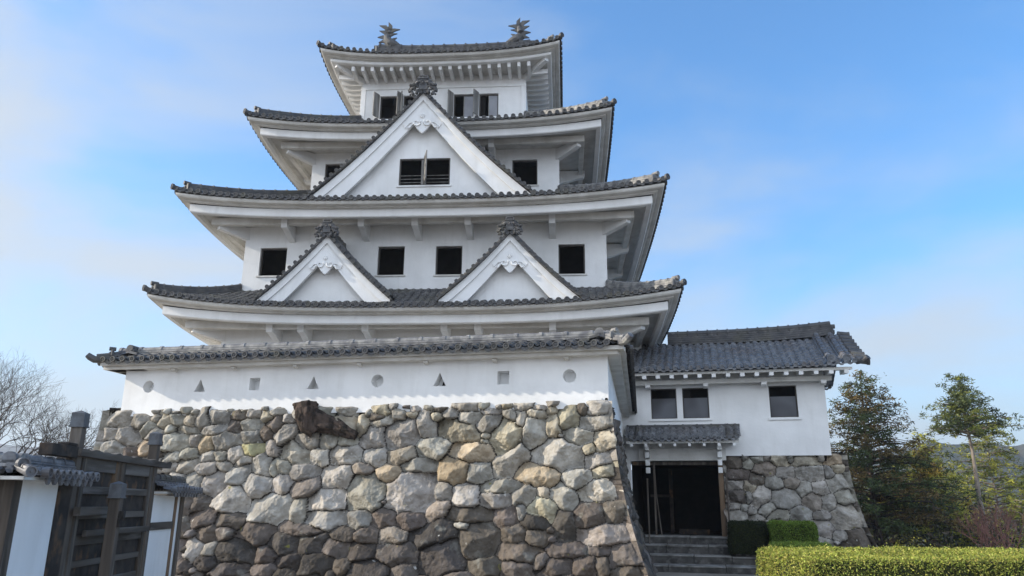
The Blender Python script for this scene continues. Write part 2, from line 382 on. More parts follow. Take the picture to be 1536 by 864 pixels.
def tier_roof(we, ze, wi, zi, up, rows, sag=.10, top=None, pale=True):
    """hipped skirt roof; top=(half ridge length, ridge z) for the uppermost roof"""
    mb = MB()
    de, di = we-1, wi-1
    if top is None:
        def Wd(t): return we+(wi-we)*t, de+(di-de)*t
        zf = lambda t: ze+(zi-ze)*t-sag*math.sin(math.pi*t)
        for k in range(4):
            def fn(x, t, k=k):
                W, D = Wd(t); 
                if k % 2: W, D = D, W
                X, Y = rot4(k, x, -D); s = min(1, abs(x)/W)
                return (X, CY+Y, zf(t)+.05+up*s**3*(1-t)**1.2)
            lim = (lambda t, k=k: (-Wd(t)[k % 2], Wd(t)[k % 2]))
            W0 = Wd(0)[k % 2]
            tile_slope(mb, fn, -W0, W0, rows=rows, lim=lim)
        o = mb.build('roof', TILE, keep)
        hips = [(lambda t, sx=sx, sy=sy: (sx*Wd(t)[0], CY+sy*Wd(t)[1], zf(t)+.05+up*(1-t)**1.2)) for sx in (-1, 1) for sy in (-1, 1)]
        tr = (.09, 1.0)
    else:
        rl, zr = top; gt = (we-rl)/de     # t at which the hip ends
        def Wd(t):
            D = de*(1-t); return (we-(we-rl)*min(1, t/gt) if False else we-de*t, D)
        zf = lambda t: ze+(zr-ze)*t-sag*math.sin(math.pi*t)
        tg = (we-rl)/de if False else None
        th = (we-rl-.25)/de                # side skirts rise to here
        for k in range(4):
            def fn(x, t, k=k):
                D = (de if k % 2 == 0 else we)-de*t
                Wc = (we if k % 2 == 0 else de)-de*t
                X, Y = rot4(k, x, -D); s = min(1, abs(x)/max(Wc, .5)) if t < .999 else 0
                if t > th: s = min(s, 1)
                return (X, CY+Y, zf(t)+.05+up*s**3*max(0, 1-t/.35)**1.2)
            if k % 2 == 0:
                lim = lambda t: (-(max(we-de*t, rl+.25)), max(we-de*t, rl+.25))
                tile_slope(mb, fn, -we, we, rows=rows, lim=lim)
            else:
                def fs(x, t, fn=fn): return fn(x, t*th)
                lim = lambda t: (-(de-de*t*th), de-de*t*th)
                tile_slope(mb, fs, -de, de, rows=int(rows*th)+1, lim=lim)
        o = mb.build('roof', TILE, keep)
        hips = [(lambda t, sx=sx, sy=sy: (sx*(we-de*t), CY+sy*(de-de*t), zf(t)+.05+up*max(0, 1-t/.35)**1.2)) for sx in (-1, 1) for sy in (-1, 1)]
        tr = (.10, th)
        # gable triangles at both ends
        for sx in (-1, 1):
            g = MB(); zb = zf(th)+.05; hd = de-de*th; n = 12
            pts = [(-hd, zb)]+[(-hd*(1-i/n), zf(th+(1-th)*i/n)) for i in range(1, n+1)]+[(hd*(i/n), zf(th+(1-th)*(1-i/n))) for i in range(1, n+1)]
            g.prism([(a, b) for a, b in pts], lambda a, b, c, sx=sx: (sx*(rl-.1-c), CY+a, b), .15)
            g.build('end_gable', PLASTER, keep)
        # main ridge
        m = MB(); n = 14
        path = [(-rl+2*rl*i/n, CY, zr+.02+.16*abs(-1+2*i/n)**3) for i in range(n+1)]
        ridge_run(m, path, w=.5, h=.42, layers=5, seg=.28); m.build('ridge', TILE, o)
        for sx in (-1, 1):
            m = MB(); onigawara(m, lambda a, b, c, sx=sx: (sx*(rl+.05+c), CY+a, zr+.18+b), 1.35); m.build('ridge_end_tile', TILE, o)
    for hi, h in enumerate(hips):
        m = MB(); n = 10; path = [h(tr[1]+(tr[0]-tr[1])*i/n) for i in range(n+1)]
        ridge_run(m, [(x, y, z-.03) for x, y, z in path], w=.26, h=.24, layers=3, seg=.3)
        p = Vector(path[-1]); q = Vector(path[-2]); d = (p-q); dz = d.z; d.z = 0; d.normalize(); s = Vector((-d.y, d.x, 0))
        onigawara(m, lambda a, b, c: tuple(p+s*a+d*(c+.02)+Vector((0, 0, b-.02))), .95)
        m.build('hip_ridge', TILE_PALE if hi % 2 == 0 and h(0)[0] > 0 else TILE, o)  # front right hip is paler: sunlight put into the tile colour
        m = MB(); e = Vector(h(0)); 
        m.tube([p+Vector((0, 0, .02)), p*.4+e*.6+Vector((0, 0, .02)), e+Vector((0, 0, .07)), e+d*.05+Vector((0, 0, .11))], [.10, .10, .10, .10], n=10)
        disc(m, e+d*.03+Vector((0, 0, .09)), d, .12); m.build('corner_tile', TILE, o)
    return o

def tier_eave(we, ze, up, ov, zs=-.24, brackets=(), side_br=(), rafters=False):
    mb = MB(); de = we-1; z = ze-.03
    # stepped plaster mouldings under the tiles
    ring_sweep(mb, [(.05, .03), (.05, -.04), (.09, -.09), (.18, -.11), (.26, -.11), (.26, .03)], we, de, z, up, ov, CY)
    ring_sweep(mb, [(.27, -.02), (.27, -.13), (.31, -.15), (.42, -.16), (.46, -.02)], we, de, z, up, ov, CY)
    o = mb.build('eave', PLASTER_OLD if not rafters else PLASTER_OLD, keep)
    b = MB(); f0 = .46 if not rafters else .42
    zb = -.46 if not rafters else -.28
    ring_sweep(b, [(f0, -.15), (f0, zb+.03), (f0+.03, zb), (f0+.20, zb), (f0+.20, -.15)], we-.0, de, z, up*.9, ov, CY); b.build('eave_beam', PLASTER, o)
    s = MB(); ring_sweep(s, [(f0+.19, zs), (ov-.001, zs+.04), (ov-.001, zs+.10), (f0+.19, zs+.06)], we, de, z, up*.9, ov, CY, n=24); s.build('soffit', PLASTER_OLD, o)
    if rafters:
        zr = zs-.02; hw = we-ov; hd = hw-1; sp = .44
        for k in range(4):
            r = MB(); W = hw if k % 2 == 0 else hd; D = hd if k % 2 == 0 else hw; nn = int((W+ov-.65)/sp)
            for i in range(-nn, nn+1):
                x = i*sp; L0 = max(0, abs(x)-W)
                if L0 > ov-1.05: continue
                s1 = abs(x)/(W+ov); up_e = up*.9*s1**3*(1-.55/ov)
                def T(a, c, zz, k=k, D=D, ue=up_e):
                    X, Y = rot4(k, a, -(D+c)); return (X, CY+Y, z+zz+ue*(c/ov))
                r.hexa([T(x-.07, L0, zr-.20), T(x-.07, ov-.60, zr-.20), T(x+.07, ov-.60, zr-.20), T(x+.07, L0, zr-.20), T(x-.07, L0, zr+.02), T(x-.07, ov-.60, zr+.02), T(x+.07, ov-.60, zr+.02), T(x+.07, L0, zr+.02)])
            r.build('rafters', PLASTER, o)
        for sx in (-1, 1):
            for sy in (-1, 1):
                r = MB(); d = Vector((sx, sy)).normalized(); s_ = Vector((-d.y, d.x)); c0 = Vector((sx*hw, CY+sy*hd))
                def T(a, b_, zz): q = c0+d*a+s_*b_; return (q.x, q.y, z+zz)
                Ld = (ov-.62)*1.4
                r.hexa([T(-.1, -.10, zr-.26), T(Ld, -.10, zr-.22+up*.7), T(Ld, .10, zr-.22+up*.7), T(-.1, .10, zr-.26), T(-.1, -.10, zr), T(Ld, -.10, zr+up*.7), T(Ld, .10, zr+up*.7), T(-.1, .10, zr)]); r.build('hip_rafter', PLASTER, o)
    else:
        dm = MB(); om = ov*.52; ring_sweep(dm, [(om, zs+.03), (om, zs-.22), (om+.02, zs-.24), (om+.20, zs-.24), (om+.20, zs+.03)], we, de, z, 0.12, ov, CY); dm.build('outer_beam', PLASTER_OLD, o)
        hw = we-ov; hd = hw-1
        lst = [(0, x) for x in brackets]+[(1, x) for x in side_br]+[(3, -x) for x in side_br]
        for k, x in lst:
            D = hd if k == 0 else hw; bm = MB()
            T = lambda a, c, zz, k=k, D=D: (rot4(k, a, -(D+c))[0], CY+rot4(k, a, -(D+c))[1], z+zz)
            L = ov-om-.02
            poly = [(0, zs-.02), (0, zs-.62), (L*.35, zs-.54), (L*.75, zs-.40), (L+.05, zs-.36), (L+.10, zs-.22), (L+.10, zs-.02)]
            bm.prism(poly, lambda c, zz, w, x=x, T=T: T(x-.12+w, c, zz), .24); bm.build('bracket', PLASTER, o, bevel=.01)
        for sx in (-1, 1):   # diagonal struts from the wall corners
            bm = MB(); c0 = (sx*hw, CY-hd); LD = ov*.54
            d = Vector((sx, -1)).normalized(); s_ = Vector((-d.y, d.x))
            def T(a, b_, zz): q = Vector(c0)+d*a+s_*b_; return (q.x, q.y, z+zz)
            bm.hexa([T(-.1, -.11, zs-.50), T(LD, -.11, zs-.30), T(LD, .11, zs-.30), T(-.1, .11, zs-.50), T(-.1, -.11, zs), T(LD, -.11, zs), T(LD, .11, zs), T(-.1, .11, zs)])
            bm.build('corner_strut', PLASTER, o, bevel=.01)
    return o

def tier_wall(w, z0, z1, holes, band=None):
    yf = FY(w); hd = w-1; m = MB()
    wall_panel(m, -w, w, z0, z1, holes, KT(yf))
    side = lambda sx: (lambda x, y, z: (sx*(w-y), CY+x*(1 if sx > 0 else -1), z))
    for sx in (-1, 1): wall_panel(m, -hd, hd, z0, z1, [], side(sx))
    wall_panel(m, -w, w, z0, z1, [], lambda x, y, z: (-x, CY+hd-y, z))
    return m.build('wall', PLASTER, keep)

# roofs (tile-line height, tile top a little above)
tier_roof(9.43, 8.20, 7.04, 9.42, .62, 9)
tier_roof(9.10, 12.33, 5.27, 14.06, .52, 14)
tier_roof(7.43, 16.34, 3.77, 18.34, .52, 14)
top_roof = tier_roof(5.39, 20.82, 0, 0, .50, 18, sag=.28, top=(3.85, 23.45))
tier_eave(9.43, 8.20, .58, 2.03, brackets=[-5.2, -4.05, -1.7, 1.15, 2.35, 5.0], side_br=[-3.5, 0, 3.5])
tier_eave(9.10, 12.33, .48, 2.06, brackets=[-5.15, -2.2, -.15, 1.85, 5.0], side_br=[-3.5, 0, 3.5])
tier_eave(7.43, 16.34, .48, 2.16, brackets=[-2.6, 2.5], side_br=[-2, 2])
tier_eave(5.39, 20.82, .46, 1.62, rafters=True)

W2 = [(-6.40, -5.34, 10.10, 11.24), (-1.74, -.70, 10.07, 11.23), (.52, 1.54, 10.06, 11.22), (5.22, 6.22, 10.03, 11.22)]
W3 = [(-4.70, -3.72, 14.48, 15.62), (3.30, 4.36, 14.46, 15.62)]
W4 = [(-2.90, -2.02, 18.50, 19.66), (-1.82, -.94, 18.50, 19.66), (.50, 1.42, 18.50, 19.66), (1.66, 2.54, 18.50, 19.66)]
tier_wall(7.40, 3.6, 8.05, [])
tier_wall(7.04, 9.0, 12.15, W2); tier_wall(5.27, 13.5, 16.15, W3); tier_wall(3.77, 17.7, 20.65, W4)
for w, ws in ((7.04, W2), (5.27, W3), (3.77, W4)):
    T = KT(FY(w))
    for i, (a, b, c, d) in enumerate(ws):
        wd = recess(T, a, b, c, d).build('window', DARK, keep)
        window_frame_mb(T, a, b, c, d).build('window_frame', FRAME, wd)
        if w > 4: sill_mb(T, a, b, c).build('sill', PLASTER_OLD, wd)
        else:
            # top floor: board shutters swung outwards on the left jamb, sliding pane on the right-hand pair
            def board(xh, ang, L=.42):
                m = MB(); ca, sa = math.cos(R(ang)), math.sin(R(ang))
                m.box(0, L, -.02, .02, c+.02, d+.05, lambda x, y, z: T(xh+x*ca-y*sa, -.03-x*sa-y*ca, z))
                for zz in (c+.12, d-.14): m.box(.01, L-.01, .02, .04, zz, zz+.05, lambda x, y, z: T(xh+x*ca-y*sa, -.03-x*sa-y*ca, z))
                return m
            board(a-.03, 118, .38).build('shutter', SHUTTER, wd)
            if i < 2: board(b+.03, 62, .38).build('shutter', SHUTTER, wd)
            else:
                g = MB(); g.box((a+b)/2+.02, b-.05, .12, .14, c+.05, d-.05, T); g.build('pane', GLASS, wd)
                g = MB(); g.box((a+b)/2-.02, (a+b)/2+.02, .11, .15, c+.05, d-.05, T); g.build('mullion', SHUTTER, wd)
# top-floor timber band, sill beam and corner posts in white plaster
T4 = KT(FY(3.77)); m = MB()
m.box(-3.80, 3.80, -.05, -.003, 19.98, 20.14, T4); m.box(-3.80, 3.80, -.05, -.003, 18.30, 18.44, T4)
m.box(-3.80, -3.58, -.052, -.003, 18.44, 19.98, T4); m.box(3.58, 3.80, -.052, -.003, 18.44, 19.98, T4)
m.build('timber_band', PLASTER, keep, bevel=.01)
m = MB()      # lead flashing strips where walls meet the roofs below
for w, z in ((7.04, 9.44), (5.27, 14.08)): m.box(-w-.03, w+.03, -.05, -.004, z-.03, z+.05, KT(FY(w)))
m.build('flashing', TILE, keep)

# ---- triangular gables
def gable(cx, yf, hw, zb, za, L, bw, win=None, fs=1.0, Tm=None, pale=False, pend=True):
    Tm = Tm or (lambda x, y, z: (x, y, z)); H = za-zb
    zc = lambda r: za-H*(r+.045*math.sin(math.pi*r))         # slightly hollow rake line
    P = lambda x, y, z: Tm(cx+x, yf+y, z)
    # wall
    w = MB(); n = 16; yw = .34; kk = .93
    line = [(-hw*kk*(1-i/n), zc(kk*(1-i/n))-bw*.35) for i in range(n)]+[(hw*kk*i/n, zc(kk*i/n)-bw*.35) for i in range(n+1)]
    if win:
        a, b, c, d = win
        def topz(x): return zc(abs(x)/hw)-bw*.35
        xs = sorted({p[0] for p in line} | {a, b})
        for x0, x1 in zip(xs[:-1], xs[1:]):
            z0 = zb-.3
            segs = [(z0, c), (d, None)] if (a <= (x0+x1)/2 <= b) else [(z0, None)]
            for s0, s1 in segs:
                t0, t1 = (topz(x0), topz(x1)) if s1 is None else (s1, s1)
                w.add([P(x0, yw, s0), P(x1, yw, s0), P(x1, yw, t1), P(x0, yw, t0)], [(0, 1, 2, 3)])
        T = lambda x, y, z: P(x, yw+y, z)
        for q in (((a, 0, c), (b, 0, c), (b, .2, c), (a, .2, c)), ((a, 0, d), (b, 0, d), (b, .2, d), (a, .2, d)), ((a, 0, c), (a, .2, c), (a, .2, d), (a, 0, d)), ((b, 0, c), (b, .2, c), (b, .2, d), (b, 0, d))):
            w.add([T(*p) for p in q], [(0, 1, 2, 3)])
    else:
        w.prism([(line[0][0], zb-.3)]+line+[(line[-1][0], zb-.3)], lambda a, b, c: P(a, yw+c, b), .15)
    g = w.build('gable', PLASTER, keep)
    if win:
        rc = recess(T, a, b, c, d, depth=.2, deep=1.4); wo = rc.build('window', DARK, g)
        window_frame_mb(T, a, b, c, d, w=.05, y0=.02, y1=.10).build('window_frame', FRAME, g)
        m = MB(); m.box((a+b)/2-.13, (a+b)/2+.06, .03, .09, c+.05, d-.05, T); m.build('mullion', SHUTTER, g)
        m = MB(); ca, sa = math.cos(R(72)), math.sin(R(72)); xh = (a+b)/2-.02
        Bf = lambda x, y, z: T(xh+x*ca-y*sa, -.02-x*sa-y*ca, z)
        m.box(0, .62, -.02, .02, c+.04, d+.05, Bf)
        for zz in (c+.15, (c+d)/2, d-.2): m.box(.02, .60, .02, .04, zz, zz+.06, Bf)
        m.build('shutter', SHUTTER, g)
        m = MB()
        for zz in (c+.16, c+.30, c+.44): m.tube([T(a+.04, .08, zz), T(b-.04, .08, zz)], .012, n=6)
        m.build('window_bars', SHUTTER, g); sill_mb(T, a, b, c).build('sill', PLASTER, g)
    # bargeboards
    for sg in (-1, 1):
        for (o0, o1, y0, y1, nm, kend) in ((.10, bw, 0, .13, 'bargeboard', 1.0), (.06, .06+bw*.34, -.07, -.004, 'bargeboard_moulding', 1.0)):
            m = MB(); n = 16; A = []
            for i in range(n+1):
                r = i/n*kend; x = sg*hw*r
                ww = (o1-o0)*(.88+.30*r)
                zt = zc(r)-o0; zl = zt-ww
                # square the foot off horizontally along the roof
                if zl < zb-.12: zl = zb-.12
                if zt < zb-.10: zt = zb-.10
                A.append([P(x, y0, zt), P(x, y0, zl), P(x, y1, zl), P(x, y1, zt)])
            m.grid(np.array(A), wrap=True); m.add(A[-1], [(0, 1, 2, 3)]); m.build(nm, PLASTER, g)
    # pendant: pointed heart with two scrolls on a scalloped plate
    if pend:
        s = bw*.92; m = MB(); zt = za-.10-bw*.93; sl = H/hw
        pl = [(0, .42*s), (.78*s, .42*s-sl*.78*s*.95), (.70*s, .30*s-sl*.78*s), (.52*s, .36*s-sl*.5*s-.14*s), (.40*s, .30*s-sl*.40*s-.16*s), (.22*s, -.52*s), (.10*s, -.66*s), (0, -.74*s)]
        poly = pl+[(-a, b) for a, b in pl[-2:0:-1]]
        m.prism(poly[::-1], lambda a, b, c: P(a, -.05+c, zt+b), .10)
        for sg in (-1, 1):
            pts = []
            for i in range(17):
                t = i*.42; r = s*.17*(1-i/22); pts.append(P(sg*(.23*s+r*math.cos(t+2.6)), -.075, zt-.28*s+r*math.sin(t+2.6)))
            m.tube(pts, [s*.038*(1-.02*i) for i in range(17)], n=6)
            pts = [P(sg*(.36*s+.30*s*i/6), -.06, zt-.36*s-sl*.18*s*i/6+.05*s*math.sin(i*1.5)) for i in range(7)]; m.tube(pts, [s*.05*(1-.1*i) for i in range(7)], n=6)
        for k in range(6):
            a = k*math.pi/3; m.ball(P(.07*s*math.cos(a), -.07, zt+.02*s+.07*s*math.sin(a)), .045*s, n=7, m=5)
        m.ball(P(0, -.085, zt+.02*s), .04*s, n=7, m=5)
        m.build('pendant', PLASTER, g, bevel=.008)
    # tiled roof planes
    m = MB(); rake = math.hypot(hw, H); rows = max(4, int(rake/.3))
    for sg in (-1, 1):
        def fn(y, t, sg=sg):
            r = 1.03*(1-t); return P(sg*hw*r, (y if sg < 0 else y), zc(min(r, 1.05))+.03+(.06*max(0, r-.85)/.15))
        tile_slope(m, fn, -.16, L, sp=.27, rows=rows, eave=False)
        # rake-edge tiles facing forward
        nn = int(rake/.26)
        for i in range(nn):
            r = (i+.5)/nn; x = sg*hw*r*1.02; z = zc(r)+.02
            p = Vector(P(x, -.17, z)); q = Vector(P(x, 0, z)); disc(m, p+Vector((0, 0, -.0)), p-q, .075)
            m.hexa([P(x-.11, -.17, z-.09+(.11*sg*H/hw)), P(x+.11, -.17, z-.09-(.11*sg*H/hw)), P(x+.11, .05, z-.09-(.11*sg*H/hw)), P(x-.11, .05, z-.09+(.11*sg*H/hw)),
                    P(x-.11, -.17, z+.0+(.11*sg*H/hw)), P(x+.11, -.17, z+.0-(.11*sg*H/hw)), P(x+.11, .05, z+.0-(.11*sg*H/hw)), P(x-.11, .05, z+.0+(.11*sg*H/hw))])
        # rake ridge lying just behind the edge
        ridge_run(m, [P(sg*hw*r, .18, zc(r)+.05) for r in np.linspace(.06, .97, 9)], w=.17, h=.10, layers=1, seg=.3)
    m.build('gable_roof', TILE, g)
    m = MB(); ridge_run(m, [P(0, -.1, za+.02), P(0, L, za+.02)], w=.24, h=.24, layers=3); m.build('gable_ridge', TILE, g)
    m = MB(); finial(m, lambda a, b, c: P(a, -.18-c, za+.10+b), fs); m.build('ridge_finial', TILE, g)
    # soffit planks under the gable roof
    m = MB(); 
    for sg in (-1, 1):
        A = [[P(sg*hw*r, .12, zc(r)-.10), P(sg*hw*r, 1.2, zc(r)-.10)] for r in np.linspace(0, 1, 9)]; m.grid(np.array(A))
    m.build('gable_soffit', PLASTER_OLD, g)
    return g
gable(.12, -1.7, 4.27, 12.50, 16.88, 4.6, 1.02, win=(-.88, 1.06, 13.16, 14.27), fs=.86)
gable(-3.10, -2.0, 2.42, 8.60, 11.02, 2.6, .88, fs=.70)
gable(3.52, -2.0, 2.48, 8.56, 11.0, 2.6, .88, fs=.70)
# gables on the flanks of the two lower roofs
for sx in (-1, 1):
    TmS = lambda x, y, z, sx=sx: (-sx*(y), CY+sx*x, z)
    gable(0, -8.6, 2.3, 8.7, 10.9, 2.2, .85, fs=.8, Tm=TmS, pend=False)
    gable(0, -7.9, 2.3, 12.9, 15.0, 3.0, .85, fs=.8, Tm=TmS, pend=False)

# ---- dolphin-like ridge ornaments (tail up)
def fish(sx, x):
    m = MB(); B = lambda a, z: (x+sx*a, CY, z)    # a inward
    zb = 24.05; k = 1.0
    path = [B(-.42+.42, zb+.0), B(.30, zb+.10), B(.05, zb+.22), B(-.10, zb+.45), B(-.12, zb+.70), B(-.02, zb+.92), B(.08, zb+1.08)]
    path = [B(-.62, zb+.05), B(-.40, zb+.12), B(-.18, zb+.22), B(0, zb+.42), B(.02, zb+.66), B(-.05, zb+.86), B(-.10, zb+1.0)]
    m.tube(path, [.13, .23, .27, .23, .18, .13, .07], n=10)
    T = lambda a, b, c: (x+sx*a, CY+c, zb+b)
    def fin(base, tip, wid, bend=.12):
        bx, bz = base; tx, tz = tip; dx, dz = tx-bx, tz-bz; L = math.hypot(dx, dz); nx, nz = -dz/L, dx/L
        wid *= 1.5; tx, tz = bx+dx*1.28, bz+dz*1.28; dx, dz = dx*1.28, dz*1.28; poly = [(bx+nx*wid, bz+nz*wid), (bx+dx*.55+nx*(wid*.8+bend), bz+dz*.55+nz*(wid*.8+bend)), (tx, tz), (bx+dx*.5-nx*(wid*.35-bend*.6), bz+dz*.5-nz*(wid*.35-bend*.6)), (bx-nx*wid, bz-nz*wid)]
        m.prism(poly, lambda a, b, c: T(a, b, c-.04), .08)
    fin((-.08, .95), (-.50, 1.02), .10, -.08); fin((-.06, .98), (-.02, 1.38), .10, .05); fin((-.05, .9), (.36, 1.22), .10, .10)
    fin((0, .66), (.36, .92), .09, .08); fin((.02, .45), (.42, .58), .09, .08); fin((0, .3), (.36, .30), .08, .06)
    fin((-.08, .72), (-.40, .78), .07, -.06); fin((-.2, .4), (-.42, .52), .07, -.05)
    for c in (-1, 1): m.prism([(-.3, .15), (-.05, .1), (-.12, .42)], lambda a, b, d, c=c: T(a, b, c*(.2+d)), .05)
    m.ball(T(-.62, .07, 0), (.12, .14, .10)); m.build('ridge_ornament', TILE, keep)
fish(-1, -3.45); fish(1, 3.35)
